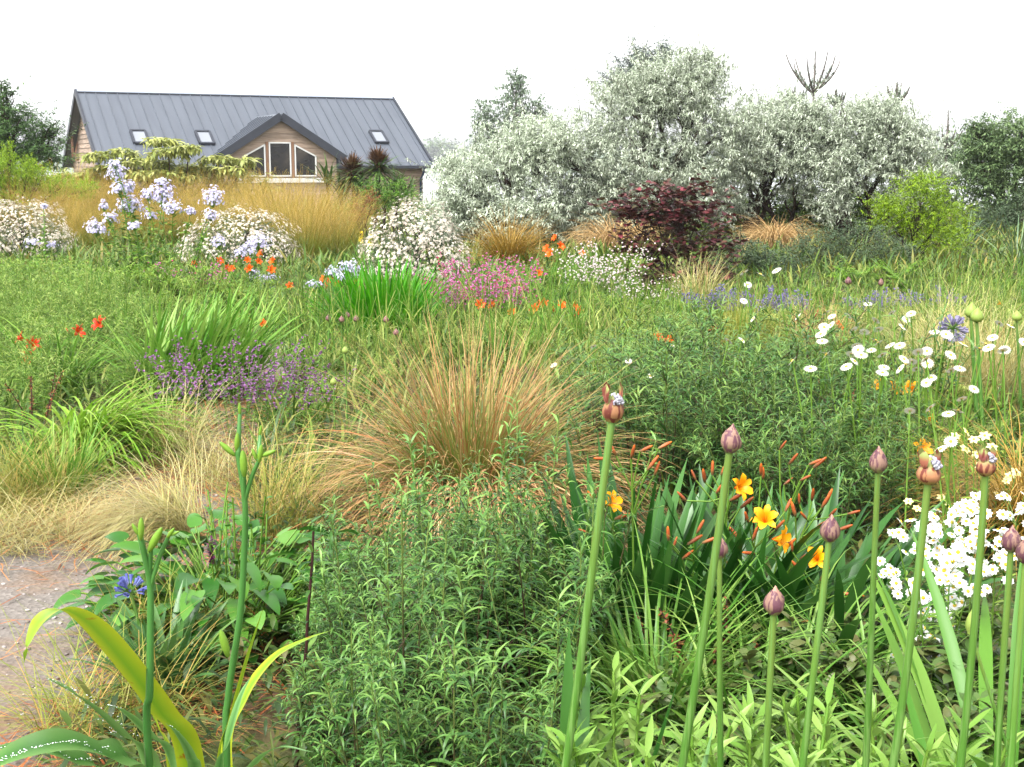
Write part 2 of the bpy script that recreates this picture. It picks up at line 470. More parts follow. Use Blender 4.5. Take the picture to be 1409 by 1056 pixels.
M_stone = plant_mat('path_stone', [c8(96, 84, 78), c8(150, 142, 140), c8(190, 184, 180), c8(112, 86, 70)], trans=0, rough=0.7, vary=0, k=0.60)
M_straw = plant_mat('straw', [c8(168, 112, 76), c8(196, 146, 104), c8(138, 84, 56), c8(182, 112, 76)], trans=0.15, rough=0.7, vary=0, k=0.60)
def path_litter():
    g = G()
    t = lathe([(0, -0.4), (0.8, -0.2), (1, 0.1), (0.6, 0.42), (0, 0.5)], 6)
    n = 2600
    y = U(2.0, 7.5, n); c = np.array([path_at(a) for a in y]); x = c[:, 0] + (c[:, 1] + 0.05) * U(-1, 1, n)
    stamp(g, t, frames(np.stack((U(-.4, .4, n), U(-.4, .4, n), np.ones(n)), -1)), np.stack((x, y, np.full(n, 0.008)), -1), 0.002 + 0.009 * U(0, 1, n) ** 3, U(0, 1, n))
    tag(part('gravel', g, M_stone), 'small loose stones scattered over the grey path', 'gravel', kind='stuff')
    g = G()
    n = 5200
    y = U(2.0, 9.0, n); c = np.array([path_at(a) for a in y])
    s = np.where(U(0, 1, n) < 0.5, -1, 1); far = np.clip((y - 4.3) / 1.2, 0, 1)
    x = c[:, 0] + s * c[:, 1] * np.where(U(0, 1, n) < 0.12 + 0.6 * far, U(0, 1, n), U(0.78, 1.6, n))
    ribbons(g, np.stack((x, y, U(0.008, 0.05, n)), -1), U(0, TAU, n), U(-0.12, 0.3, n), U(0.05, 0.26, n), U(0.003, 0.007, n), U(-0.4, 0.7, n), 3, 'thin', azd=U(-0.9, 0.9, n))
    tag(part('straw_litter', g, M_straw), 'dry orange straw lying along the edges of the gravel path', 'straw', kind='stuff')
path_litter()

# ------------------------------------------------------------------ haze
def haze_box():
    m, n, l = new_mat('haze')
    v = n.new('ShaderNodeVolumePrincipled'); o = n.new('ShaderNodeOutputMaterial')
    v.inputs['Color'].default_value = (0.93, 0.95, 1.0, 1); v.inputs['Density'].default_value = 0.00028
    v.inputs['Anisotropy'].default_value = 0.2
    l.new(v.outputs[0], o.inputs['Volume'])
    g = G(); g.box(-900, 900, -30, 900, -9, 45)
    tag(part('haze', g, m, smooth=False), 'thin pale mist in the damp air over the garden and lake', 'haze', kind='stuff')

# ------------------------------------------------------------------ house
def house():
    TH, L, R_, ZR, ZE, ZB = 0.45972, 15.07, 5.21, 4.70, 1.37, -1.2
    hx, hy = -19.52, 60.0
    M_roof = noise_mat('roof_metal', [c8(102, 110, 124), c8(110, 118, 132), c8(116, 124, 138)], k=.34, scale=1.3, rough=0.42, spec=0.5, stretch=(3, .3, .3), bump=0.04, bscale=3)
    M_trim = noise_mat('roof_trim', [c8(66, 70, 80), c8(76, 80, 92)], k=.4, scale=2, rough=0.45)
    M_pale = noise_mat('ridge_metal', [c8(150, 158, 172), c8(160, 168, 180)], scale=2, rough=0.4)
    def boards(name, board):
        m, n, l = new_mat(name)
        tc = n.new('ShaderNodeTexCoord'); sx = n.new('ShaderNodeSeparateXYZ'); l.new(tc.outputs['Object'], sx.inputs[0])
        dv = n.new('ShaderNodeMath'); dv.operation = 'DIVIDE'; dv.inputs[1].default_value = board; l.new(sx.outputs['Z'], dv.inputs[0])
        fl = n.new('ShaderNodeMath'); fl.operation = 'FLOOR'; l.new(dv.outputs[0], fl.inputs[0])
        cb = n.new('ShaderNodeCombineXYZ'); l.new(fl.outputs[0], cb.inputs['Z'])
        wn_ = n.new('ShaderNodeTexWhiteNoise'); l.new(cb.outputs[0], wn_.inputs['Vector'])
        mp = n.new('ShaderNodeMapping'); mp.inputs['Scale'].default_value = (0.6, 0.6, 9); l.new(tc.outputs['Object'], mp.inputs[0])
        nz = n.new('ShaderNodeTexNoise'); nz.inputs['Scale'].default_value = 2.5; nz.inputs['Detail'].default_value = 6; l.new(mp.outputs[0], nz.inputs[0])
        r = ramp(n, [c8(92, 76, 64), c8(130, 112, 96), c8(150, 134, 120)], [0.25, 0.5, 0.75]); l.new(nz.outputs['Fac'], r.inputs[0])
        mr = n.new('ShaderNodeMapRange'); mr.inputs['To Min'].default_value = 0.8; mr.inputs['To Max'].default_value = 1.15; l.new(wn_.outputs['Value'], mr.inputs['Value'])
        hv = n.new('ShaderNodeHueSaturation'); l.new(mr.outputs[0], hv.inputs['Value']); l.new(r.outputs[0], hv.inputs['Color'])
        b = n.new('ShaderNodeBsdfPrincipled'); o = n.new('ShaderNodeOutputMaterial'); b.inputs['Roughness'].default_value = 0.75
        l.new(hv.outputs[0], b.inputs['Base Color']); l.new(b.outputs[0], o.inputs['Surface'])
        return m
    M_wood = boards('cedar_boards', 0.21)
    M_post = noise_mat('timber', [c8(120, 88, 68), c8(150, 116, 92)], scale=3, rough=0.7, stretch=(1, 1, .2))
    M_white = noise_mat('white_frame', [(0.72, 0.72, 0.7), (0.78, 0.78, 0.77)], scale=3, rough=0.5)
    M_glass = noise_mat('window_glass', [(0.015, 0.015, 0.018), (0.03, 0.028, 0.026), (0.09, 0.075, 0.06)], scale=1.6, rough=0.04, spec=0.5)
    M_sky = noise_mat('skylight_glass', [(0.2, 0.22, 0.25), (0.27, 0.29, 0.33)], scale=0.6, rough=0.08, spec=1.0)
    M_in = noise_mat('interior', [c8(120, 92, 70), c8(70, 60, 56)], scale=1.2, rough=0.8)
    h = thing('house', 'timber clad house with long blue grey metal roof and glazed gable beyond the golden grasses', 'house', (hx, hy, ZB), TH)
    z = lambda q: q - ZB
    slope = (ZE - ZR) / R_                       # per metre towards the front (negative)
    nrm = np.array((0, -(ZR - ZE), -R_)); nrm = -nrm / np.linalg.norm(nrm); nrm = np.array((0, -(ZR - ZE), R_)) / math.hypot(ZR - ZE, R_)
    # --- walls: each board lapped over the one below
    g = G()
    def lapped(a, b, z0, z1, out, step=0.21, clip=None):
        """horizontal boards from a to b (local xy), facing out"""
        a, b, o = np.array(a), np.array(b), np.array(out)
        q = z0
        while q < z1 - 0.02:
            q1 = min(q + step, z1)
            ka0, kb0 = (0, 1) if clip is None else clip(q)
            ka1, kb1 = (0, 1) if clip is None else clip(q1)
            if kb0 - ka0 > 0.01:
                P = lambda k, zz, d: (*(a + (b - a) * k + o * d), zz)
                V = [P(ka0, q, .035), P(kb0, q, .035), P(kb1, q1, .005), P(ka1, q1, .005), P(ka0, q, 0), P(kb0, q, 0)]
                g.add(V, [(0, 1, 2, 3), (4, 5, 1, 0)], rng.uniform(0, 1))
            q = q1
    fy, by, x0, x1 = -(R_ - 0.45), R_ - 0.45, 0.38, L - 0.35
    eave = z(ZE) + 0.12
    ztop = lambda y: z(ZR) + slope * abs(y) - 0.12
    lapped((x0, fy), (x1, fy), 0, eave, (0, -1))
    lapped((x1, by), (x0, by), 0, eave, (0, 1))
    def gclip(q):
        if q <= ztop(by): return (0, 1)
        k = (z(ZR) - 0.12 - q) / (z(ZR) - 0.12 - ztop(by)); return (0.5 - k / 2, 0.5 + k / 2)
    lapped((x0, by), (x0, fy), 0, z(ZR) - 0.12, (-1, 0), clip=gclip)
    lapped((x1, fy), (x1, by), 0, z(ZR) - 0.12, (1, 0), clip=gclip)
    part('wall', g, M_wood, h, smooth=False)
    # --- main roof with standing seams
    g = G()
    for s in (-1, 1):
        a = [(0, 0, z(ZR)), (L, 0, z(ZR)), (L, s * R_, z(ZE)), (0, s * R_, z(ZE))]
        g.slab(a if s < 0 else a[::-1], (0, 0, -0.12))
        n2 = np.array((0, s * (ZR - ZE), R_)) / math.hypot(ZR - ZE, R_)
        x = 0.32
        while x < L - 0.1:
            p, q = np.array((x, s * 0.16, z(ZR) + slope * 0.16)) + n2 * 0.02, np.array((x, s * (R_ - 0.01), z(ZE) + 0.006)) + n2 * 0.02
            if s < 0 and 4.87 < x < 10.6:      # seams stop where the dormer roof meets the slope
                stop = 1.75 + abs(x - 7.74) + 0.08
                k = stop / R_; q = np.array((x, -stop, z(ZR) + slope * stop)) + n2 * 0.02
            g.bar(p, q, 0.028, 0.04, n2)
            x += 0.47
    rf = part('roof', g, M_roof, h, smooth=False)
    g = G()
    for s in (-1, 1):
        g.slab([(-0.02, 0, z(ZR) + .065), (L + .02, 0, z(ZR) + .065), (L + .02, s * 0.2, z(ZR) - 0.065), (-0.02, s * 0.2, z(ZR) - 0.065)][::-s], (0, 0, 0.02))
    g.box(0, L, -0.225, -0.203, z(ZR) - .135, z(ZR) - .07, m=1)
    part('ridge_cap', g, [M_pale, M_trim], rf, smooth=False)
    for k, xx in enumerate((-0.05, L + 0.05)):
        g = G()
        for s in (-1, 1):
            g.bar((xx, 0, z(ZR) - 0.06), (xx, s * (R_ + .02), z(ZE) - 0.06), 0.09, 0.26, (0, -slope * s * -1, 1))
        part('verge_board', g, M_trim, rf, smooth=False)
    g = G()
    g.box(0, L, -R_ - 0.13, -R_ - 0.012, z(ZE) - 0.14, z(ZE) - 0.02)
    part('gutter', g, M_trim, h, smooth=False)
    g = G()
    P = np.array([[(x1 - 0.1, -R_ - 0.06, z(ZE) - 0.14), (x1 - 0.12, -R_ + .05, z(ZE) - 0.4), (x1 - 0.12, fy - 0.09, z(ZE) - 0.62), (x1 - 0.12, fy - 0.09, 0.1)]])
    tubes(g, P, 0.05, 8)
    part('downpipe', g, noise_mat('blue_pipe', [c8(52, 66, 96), c8(60, 76, 106)], rough=0.4), h)
    # rear eaves brace under the left verge
    g = G()
    g.bar((0.1, 2.9, ztop(2.9) - 0.0), (0.1, 2.9, ztop(2.9) - 1.15), 0.1, 0.1, (0, 1, 0))
    g.bar((0.1, 2.9, ztop(2.9) - 1.1), (x0 - .01, 2.9, ztop(2.9) - 1.1), 0.1, 0.1)
    g.bar((0.14, 2.9, ztop(2.9) - 1.05), (x0 - .02, 2.9, ztop(2.9) - 0.25), 0.08, 0.08, (0, 1, 0))
    part('eaves_bracket', g, M_post, h, smooth=False)
    g = G()
    g.box(x0 - 0.06, x0 - 0.036, -3.6, -2.7, 1.5, 2.7); wf = part('window', g, M_white, h, smooth=False)
    g = G(); g.box(x0 - 0.075, x0 - 0.062, -3.5, -2.8, 1.6, 2.6); part('pane', g, M_glass, wf, smooth=False)
    # --- skylights lying on the front slope
    for lx, k in ((2.04, .6465), (4.87, .6465), (13.15, .616)):
        c = np.array((lx, -R_ * k, z(ZR) + (ZE - ZR) * k)); dn = np.array((0, -R_, ZE - ZR)); dn /= np.linalg.norm(dn); ux = np.array((1, 0, 0.0))
        g = G(); hw, hh = 0.31, 0.5
        for a, b in (((-1, -1), (1, -1)), ((1, -1), (1, 1)), ((1, 1), (-1, 1)), ((-1, 1), (-1, -1))):
            g.bar(c + ux * hw * a[0] + dn * hh * a[1] + nrm * .06, c + ux * hw * b[0] + dn * hh * b[1] + nrm * .06, 0.1, 0.12, nrm)
        sk = part('skylight', g, M_trim, h, smooth=False)
        g = G(); hw, hh = 0.28, 0.47
        g.slab([c + ux * hw * a + dn * hh * b + nrm * .05 for a, b in ((-1, 1), (1, 1), (1, -1), (-1, -1))], nrm * .02)
        part('pane', g, M_sky, sk, smooth=False)
    # --- glazed dormer gable
    cx, hw, za, zv, yf, y1 = 7.74, 2.86, z(3.61), z(1.78), -(R_ + 0.35), -1.71
    fw = yf + 0.22
    g = G()
    rr = (za - zv) / hw
    gz1 = lambda k: za - 0.16 - abs(k) * rr
    def dclip(q):
        if q <= gz1(hw - .3): return (0, 1)
        k = (za - 0.16 - q) / rr / (hw - .3); return (0.5 - k / 2, 0.5 + k / 2)
    lapped((cx - hw + .3, fw), (cx + hw - .3, fw), 0, za - 0.16, (0, -1), clip=dclip)
    for s in (-1, 1):
        g.box(*sorted((cx + s * (hw - .3), cx + s * (hw - .34))), fw, fy, 0, zv)
    gab = part('gable_wall', g, M_wood, h, smooth=False)
    g = G()
    for s in (-1, 1):
        a = [(cx, yf, za), (cx, y1, za), (cx + s * hw, y1 - 2.86, zv), (cx + s * hw, yf, zv)]
        g.slab(a if s > 0 else a[::-1], (0, 0, -0.1))
        n2 = np.array((s * rr, 0, 1)) / math.hypot(rr, 1)
        yy = yf + 0.4
        while yy < y1 - 0.2:
            k0 = max(0.0, (yy - (y1 - 0.05)) / -2.86 if yy > y1 else 0)
            kend = 1.0 if yy < y1 - 2.86 else (y1 - yy) / 2.86
            kk = np.array((cx + s * .12, yy, za - .12 * rr)) + n2 * .02, np.array((cx + s * hw * kend, yy, za - hw * kend * rr)) + n2 * .02
            if kend > 0.1: g.bar(*kk, 0.035, 0.05, n2)
            yy += 0.47
    dr = part('dormer_roof', g, M_roof, h, smooth=False)
    g = G()
    for s in (-1, 1):
        g.bar((cx, yf - 0.03, za - 0.1), (cx + s * (hw + .05), yf - 0.03, zv - 0.13), 0.05, 0.34, (0, 0, 1))
    part('verge_board', g, M_trim, dr, smooth=False)
    # windows: outline points (x, z), frame bars round a pane
    def win(pts, inside=False):
        p3 = [np.array((x, fw - 0.05, zz)) for x, zz in pts]
        g = G()
        for a, b in zip(p3, p3[1:] + p3[:1]):
            d = (b - a) / np.linalg.norm(b - a) * 0.04
            g.bar(a - d * .6, b + d * .6, 0.06, 0.07, (0, 1, 0))
        f = part('window', g, M_white, h, smooth=False)
        g = G(); g.slab([q + np.array((0, -.005, 0)) for q in p3], (0, 0.02, 0))
        part('pane', g, M_glass, f, smooth=False)
    b0 = z(0.92)
    win([(7.22, b0), (8.16, b0), (8.16, z(2.36)), (7.22, z(2.36))])
    win([(6.06, b0), (7.0, b0), (7.0, z(2.26)), (6.06, z(1.76))])
    win([(8.38, b0), (9.32, b0), (9.32, z(1.78)), (8.38, z(2.26))])
    for xx in (7.11, 8.27):
        g = G(); g.box(xx - .06, xx + .06, fw - .09, fw - .036, b0 - .3, z(2.4)); part('post', g, M_post, h, smooth=False)
    g = G(); g.box(5.6, 9.8, fw - .12, fw - .036, b0 - .3, b0 - .1); part('window_sill', g, M_white, h, smooth=False)
house()

# ------------------------------------------------------------------ trees and shrubs
M_bark = noise_mat('dark_bark', [c8(48, 38, 34), c8(78, 64, 56)], scale=12, rough=0.9, bump=0.3)
M_bark_grey = noise_mat('grey_bark', [c8(96, 88, 84), c8(140, 132, 126)], scale=12, rough=0.9)
M_silver = plant_mat('silver_leaf', [c8(142, 154, 130), c8(168, 178, 156), c8(186, 195, 175), c8(210, 215, 200)], trans=0.22, rough=0.55, vary=0.1, k=0.82, sat=1.0)
M_dkgreen = plant_mat('dark_green_leaf', [c8(62, 88, 52), c8(84, 112, 66), c8(106, 134, 82)], trans=0.25, vary=0.1, k=.6)
M_midtree = plant_mat('mid_tree_leaf', [c8(78, 100, 66), c8(98, 120, 80), c8(126, 146, 98)], trans=0.3, k=.72, sat=1.0)
M_birch = plant_mat('birch_leaf', [c8(110, 130, 108), c8(132, 150, 124), c8(148, 164, 138)], trans=0.25, k=0.60)  # distance haze put into the colour: leaves paled and greyed
M_blue = plant_mat('blue_needle', [c8(88, 104, 104), c8(112, 126, 126), c8(128, 140, 134)], trans=0.1)
M_farwood = plant_mat('far_wood_leaf', [c8(78, 106, 70), c8(98, 126, 82), c8(116, 138, 92), c8(120, 116, 92)], trans=0.15, vary=0, k=0.42)
M_lime = plant_mat('lime_leaf', [c8(122, 158, 52), c8(150, 182, 66), c8(172, 196, 84), c8(102, 140, 52)], trans=0.35, vary=0.05, k=0.58)
M_yellow = plant_mat('yellow_green_leaf', [c8(176, 184, 86), c8(198, 202, 112), c8(150, 168, 80), c8(208, 208, 136)], trans=0.35, vary=0.05, k=0.60, sat=.95)
M_purple = plant_mat('purple_leaf', [c8(74, 50, 54), c8(88, 54, 62), c8(86, 90, 62), c8(116, 60, 74), c8(84, 70, 62), c8(150, 84, 98)], trans=0.25, rough=0.4, vary=0)
M_greygreen = plant_mat('grey_green_leaf', [c8(72, 92, 74), c8(92, 112, 90), c8(112, 130, 106)], trans=0.2, vary=0.12)

def lobes_px(base, lst):
    """image ellipses (px, v, half width px, half height px, depth offset m, depth radius m) at the plant's distance -> local lobes"""
    out = []
    for px, v, rx, rv, dy, ry in lst:
        Y = base[1] + dy; k = Y / F
        c = at(px, v, Y) - np.array((base[0], base[1], base[2]))
        out.append((c, np.array((rx * k, ry, rv * k))))
    return out
def crown_tips(lobes, n, shell=0.5, bump=0.18, low=-0.9):
    vol = np.array([np.prod(r) ** (2 / 3) for _, r in lobes]); w = vol / vol.sum()
    P, D = [], []
    for (c, r), wi in zip(lobes, w):
        k = max(8, int(n * wi)); d = rng.normal(0, 1, (k, 3)); d /= np.linalg.norm(d, axis=1, keepdims=True)
        d = d[d[:, 2] > low]
        q = rng.uniform(0, 9, 3)
        f = 1 + bump * (np.sin(d[:, 0] * 5 + q[0]) * np.sin(d[:, 1] * 6 + q[1]) + 0.6 * np.sin(d[:, 2] * 9 + q[2] + d[:, 0] * 7))
        rad = U(shell ** 2, 1, len(d)) ** 0.5 * f
        P.append(c + d * r * rad[:, None]); D.append(d)
    return np.concatenate(P), np.concatenate(D)
def limb_net(g, lobes, root, r0, per=5, forks=((0, 0),)):
    """trunk(s) from the root into each lobe, then boughs inside the lobe"""
    for c, r in lobes:
        f = forks[rng.integers(len(forks))]
        b = np.array((root[0] + f[0], root[1] + f[1], root[2] if len(root) > 2 else 0.0))
        t = np.linspace(0, 1, 8)[:, None]
        mid = np.array((b[0] * .6 + c[0] * .4, b[1] * .6 + c[1] * .4, b[2] * .35 + c[2] * .65 - r[2] * .25))
        P = (1 - t) ** 2 * b + 2 * t * (1 - t) * mid + t ** 2 * c + rng.normal(0, .02, (8, 3)) * np.linalg.norm(c - b)
        P[0] = b
        tubes(g, P[None], np.linspace(r0, r0 * 0.35, 8), 7)
        d = rng.normal(0, 1, (per, 3)); d[:, 2] = np.abs(d[:, 2]) * .7 - .1; d /= np.linalg.norm(d, axis=1, keepdims=True)
        e = c + d * r * 0.85; i = rng.integers(3, 7, per); s = P[i]
        tt = np.linspace(0, 1, 6)[None, :, None]
        Q = s[:, None] * (1 - tt) + e[:, None] * tt + rng.normal(0, .03, (per, 6, 3)) * np.linalg.norm(e - s, axis=1)[:, None, None]
        Q[:, 0] = s
        tubes(g, Q, np.linspace(r0 * .4, r0 * .08, 6), 5)
def twig_leaves(g, P, D, per, twig, L, W, el=(-0.6, 0.7), droop=(0.2, 1.0), prof='leaf', S=2, up=0.35, keel=0.0, m=0, gt=None):
    n = len(P)
    d = D + np.array((0, 0, up)) + rng.normal(0, .35, (n, 3)); d /= np.linalg.norm(d, axis=1, keepdims=True)
    az, e = np.arctan2(d[:, 1], d[:, 0]), np.arcsin(np.clip(d[:, 2], -1, 1))
    T = arcs(P - d * twig * 0.5, az, e, U(.7, 1.3, n) * twig, U(0.2, 0.9, n), 3)
    if gt is not None: tubes(gt, T, np.linspace(.006, .002, 4), 3)
    leaves_on(g, T, per, 0.02, 1, L, W, el, droop, prof, S, keel, shrink=0.25, m=m)
def tree(name, label, cat, base, lst, tips, per, twig, L, W, leafm, barkm, trunk_r, group=None, shell=.5, bump=.18, el=(-.6, .7), droop=(.2, 1.), prof='leaf', up=.35, per_limb=5, forks=((0, 0),), shoots=0, low=-.9, S=2, leafname='crown', trunkname='trunk'):
    lobes = lobes_px(base, lst)
    t = thing(name, label, cat, base, 0, group)
    g = G(); limb_net(g, lobes, (0, 0, 0), trunk_r, per_limb, forks)
    gl = G(); P, D = crown_tips(lobes, tips, shell, bump, low)
    twig_leaves(gl, P, D, per, twig, L, W, el, droop, prof, S, up)
    if shoots:
        P, D = crown_tips(lobes, shoots, .95, bump, 0.1)
        twig_leaves(gl, P + D * twig * .5, D, per * 2, twig * 2.6, L, W, el, droop, prof, S, 1.0, gt=g)
    part(trunkname, g, barkm, t); part(leafname, gl, leafm, t)
    return t
def B(px, Y): return (xat(px, Y), Y, gz(0, Y))

# silver-leaved trees
SG = dict(leafm=M_silver, barkm=M_bark, group='silver leaved trees', el=(-1.1, .5), droop=(.2, 1.0), bump=.36)
tree('silver_tree', 'lowest silver leaved tree, sloping down beside the lake behind a cream flowered shrub', 'tree', B(715, 22),
     [(640, 265, 50, 55, 0, .9), (690, 225, 52, 50, .2, 1.0), (735, 212, 52, 50, .3, 1.0), (672, 300, 66, 40, -.3, .9), (612, 300, 40, 42, -.2, .7), (752, 195, 40, 35, .4, .8), (618, 235, 22, 28, .2, .5), (740, 290, 45, 45, -.2, .9)],
     3000, 18, .2, .095, .025, trunk_r=.05, forks=((0, 0), (.2, .1), (-.2, 0)), shoots=110, **SG)
tree('silver_tree', 'tallest and broadest silver leaved tree, rising right behind the purple leaved bush', 'tree', B(915, 23),
     [(800, 215, 62, 62, .1, 1.2), (870, 150, 62, 58, .3, 1.3), (940, 125, 58, 55, .3, 1.3), (985, 185, 55, 70, 0, 1.2), (900, 225, 85, 55, -.4, 1.2), (800, 290, 50, 45, -.4, .9), (960, 265, 55, 45, -.2, 1.0), (895, 120, 40, 40, .3, .9), (755, 205, 30, 42, .2, .7), (965, 95, 32, 34, .4, .7), (850, 270, 55, 45, -.4, .9), (770, 300, 40, 34, -.5, .8), (835, 310, 40, 30, -.5, .8)],
     6200, 18, .22, .1, .026, trunk_r=.07, forks=((0, 0), (.3, .1), (-.4, 0), (-.9, .1)), shoots=190, **SG)
tree('silver_tree', 'silver leaved tree with dark forked trunk standing just behind the straw coloured drooping tussock', 'tree', B(1052, 24),
     [(1030, 190, 45, 50, 0, 1.0), (1075, 175, 50, 48, .2, 1.1), (1115, 200, 42, 55, 0, 1.0), (1060, 220, 60, 35, -.2, 1.0), (1020, 240, 30, 35, -.2, .7), (1105, 165, 35, 32, .2, .8), (1008, 280, 26, 30, -.3, .6), (1095, 262, 26, 24, -.3, .5)],
     3000, 18, .22, .1, .026, trunk_r=.055, forks=((0, 0), (-.3, 0), (.5, .1)), shoots=110, low=-.6, **SG)
tree('silver_tree', 'last silver leaved tree of the row, leaning dark trunk behind the lime green shrub', 'tree', B(1175, 23.5),
     [(1165, 185, 50, 50, .1, 1.1), (1215, 180, 55, 48, .1, 1.1), (1252, 215, 42, 50, 0, 1.0), (1190, 225, 65, 35, -.2, 1.0), (1145, 285, 24, 36, -.5, .5), (1140, 230, 35, 32, -.2, .8), (1280, 240, 26, 26, 0, .6), (1205, 160, 35, 25, .1, .7), (1235, 275, 34, 30, -.3, .6), (1160, 250, 30, 24, -.4, .5)],
     3400, 18, .22, .1, .026, trunk_r=.07, forks=((0, 0), (.35, 0), (-.25, .1)), shoots=130, low=-.6, **SG)

# trees behind
tree('tree', 'feathery dark green tree at the edge of view beyond the yellow green conifer', 'tree', B(15, 36),
     [(20, 190, 62, 42, 0, 1.3), (0, 165, 40, 36, 0, 1.0), (55, 215, 36, 26, -.2, .9), (-20, 210, 60, 50, 0, 1.2), (70, 178, 16, 14, 0, .4), (8, 128, 10, 22, 0, .3)],
     1500, 15, .4, .16, .045, M_dkgreen, M_bark, .09, shoots=50, bump=.3, prof='leaf')
tree('birch_tree', 'slender hazy birch standing on its own between the house and the silver trees', 'tree', B(703, 75),
     [(668, 165, 20, 34, 0, .8), (708, 145, 26, 45, 0, 1.2), (742, 155, 17, 26, 0, .7), (695, 185, 44, 24, 0, 1.2), (712, 112, 13, 18, 0, .6)],
     760, 15, .5, .22, .08, M_birch, M_bark_grey, .1, el=(-1.3, .1), bump=.3, shell=.3, up=-.2)
tree('larch_tree', 'bluish dark conifer poking up behind the tallest silver tree', 'tree', B(880, 36),
     [(885, 88, 34, 30, 0, .9), (850, 110, 28, 20, 0, .7), (915, 75, 14, 20, 0, .5), (900, 120, 60, 40, 0, 1.2)],
     900, 22, .5, .14, .035, M_blue, M_bark, .07, bump=.35, shell=.3, up=.5, shoots=40, leafname='crown')
tree('tree', 'broad green tree at the end of the garden behind the sword leaved clump', 'tree', B(1400, 30),
     [(1400, 195, 70, 40, 0, 1.5), (1350, 225, 40, 50, -.2, 1.2), (1400, 260, 75, 55, -.3, 1.4), (1440, 190, 50, 35, 0, 1.2), (1345, 180, 20, 14, 0, .5)],
     1900, 16, .35, .14, .042, M_midtree, M_bark, .1, bump=.25, el=(-.8, .3), up=0.1, shoots=35)
tree('shrub', 'dull dark green shrub low beneath the broad tree at the end of the garden', 'shrub', B(1385, 27),
     [(1370, 310, 36, 32, 0, .8), (1410, 300, 30, 40, 0, .8)], 500, 16, .22, .09, .03, M_greygreen, M_bark, .03, trunkname='stem', leafname='foliage')
tree('hazy_tree', 'soft hazy green trees edge seen past the end of the silver row', 'tree', B(1312, 60),
     [(1305, 225, 26, 26, 0, 1.4), (1325, 218, 24, 32, 0, 1.4), (1285, 215, 22, 20, 0, 1.0)], 420, 15, .5, .22, .07, M_birch, M_bark, .1, bump=.3)
tree('lime_shrub', 'bright lime green shrub in front of the last silver tree', 'shrub', B(1262, 19.5),
     [(1262, 285, 52, 42, 0, .7), (1225, 300, 36, 26, 0, .5), (1300, 300, 34, 34, 0, .6), (1290, 330, 42, 26, -.2, .6), (1275, 255, 30, 22, 0, .5), (1215, 280, 20, 14, 0, .3)],
     1500, 17, .16, .045, .017, M_lime, M_bark, .02, bump=.25, el=(-.7, .4), shoots=40, trunkname='stem', leafname='foliage')
tree('conifer_bush', 'yellow green feathery conifer bush in front of the dark tree beside the golden grass', 'shrub', B(18, 27),
     [(8, 235, 18, 30, 0, .5), (38, 240, 16, 24, 0, .4), (-15, 240, 24, 30, 0, .5), (55, 248, 14, 18, 0, .3), (80, 258, 22, 18, 0, .4), (112, 262, 20, 16, 0, .4), (20, 270, 50, 26, 0, .5), (12, 208, 6, 14, 0, .15)],
     1500, 18, .25, .07, .014, M_lime, M_bark, .03, up=1.0, el=(.2, 1.2), droop=(-.1, .3), trunkname='stem', leafname='foliage')

# tiered yellow-green shrub (flat leafy plates on dark stems)
def tiered():
    b = B(235, 31)
    t = thing('tiered_shrub', 'yellow green tiered shrub with flat leafy plates in front of the long roof', 'shrub', b)
    plates = [(222, 196, 24, 5), (165, 212, 22, 6), (232, 212, 28, 7), (300, 222, 26, 7), (260, 205, 15, 5), (130, 216, 14, 5), (195, 226, 40, 8), (320, 236, 22, 6), (150, 236, 34, 7), (270, 236, 40, 8), (215, 244, 60, 8), (340, 222, 12, 4), (120, 246, 30, 8), (90, 246, 20, 6)]
    g, gl = G(), G()
    for px, v, rx, rv in plates:
        dy = rng.uniform(-.5, .5); Y = b[1] + dy; k = Y / F
        c = at(px, v, Y) - np.array(b); n = int(22 + rx * 4.2)
        p, a = disc(n, 1); P = c + p * np.array((rx * k, .45, 1)); P[:, 2] += (1 - (p[:, 0] ** 2)) * rv * k * .8 + U(-.04, .04, n)
        ribbons(gl, P, U(0, TAU, n), U(-.3, .5, n), U(.16, .3, n), U(.05, .09, n), U(.6, 1.5, n), 3, 'oval', twist=U(-.4, .4, n))
        ribbons(gl, P - np.array((0, 0, .04)), U(0, TAU, n), U(-1.2, -.3, n), U(.12, .22, n), U(.04, .06, n), U(.2, .6, n), 3, 'oval')
        s = np.array(((c[0] * .35), dy * .3, 0)); tt = np.linspace(0, 1, 6)[:, None]
        m_ = s * .5 + c * .5; m_[2] *= .8
        tubes(g, ((1 - tt) ** 2 * s + 2 * tt * (1 - tt) * m_ + tt ** 2 * c)[None], np.linspace(.035, .012, 6), 5)
    part('stem', g, M_bark, t); part('foliage', gl, M_yellow, t)
tiered()
tree('yellow_bush', 'low dense yellow green bush under the tiered shrub behind the golden grass', 'shrub', B(220, 31.5),
     [(110, 262, 60, 26, 0, .6), (190, 258, 60, 28, 0, .6), (270, 256, 60, 26, 0, .6), (340, 258, 40, 22, 0, .5), (230, 238, 50, 16, 0, .5), (60, 268, 50, 26, 0, .6)], 1300, 15, .2, .13, .045, M_yellow, M_bark, .02, trunkname='stem', leafname='foliage')

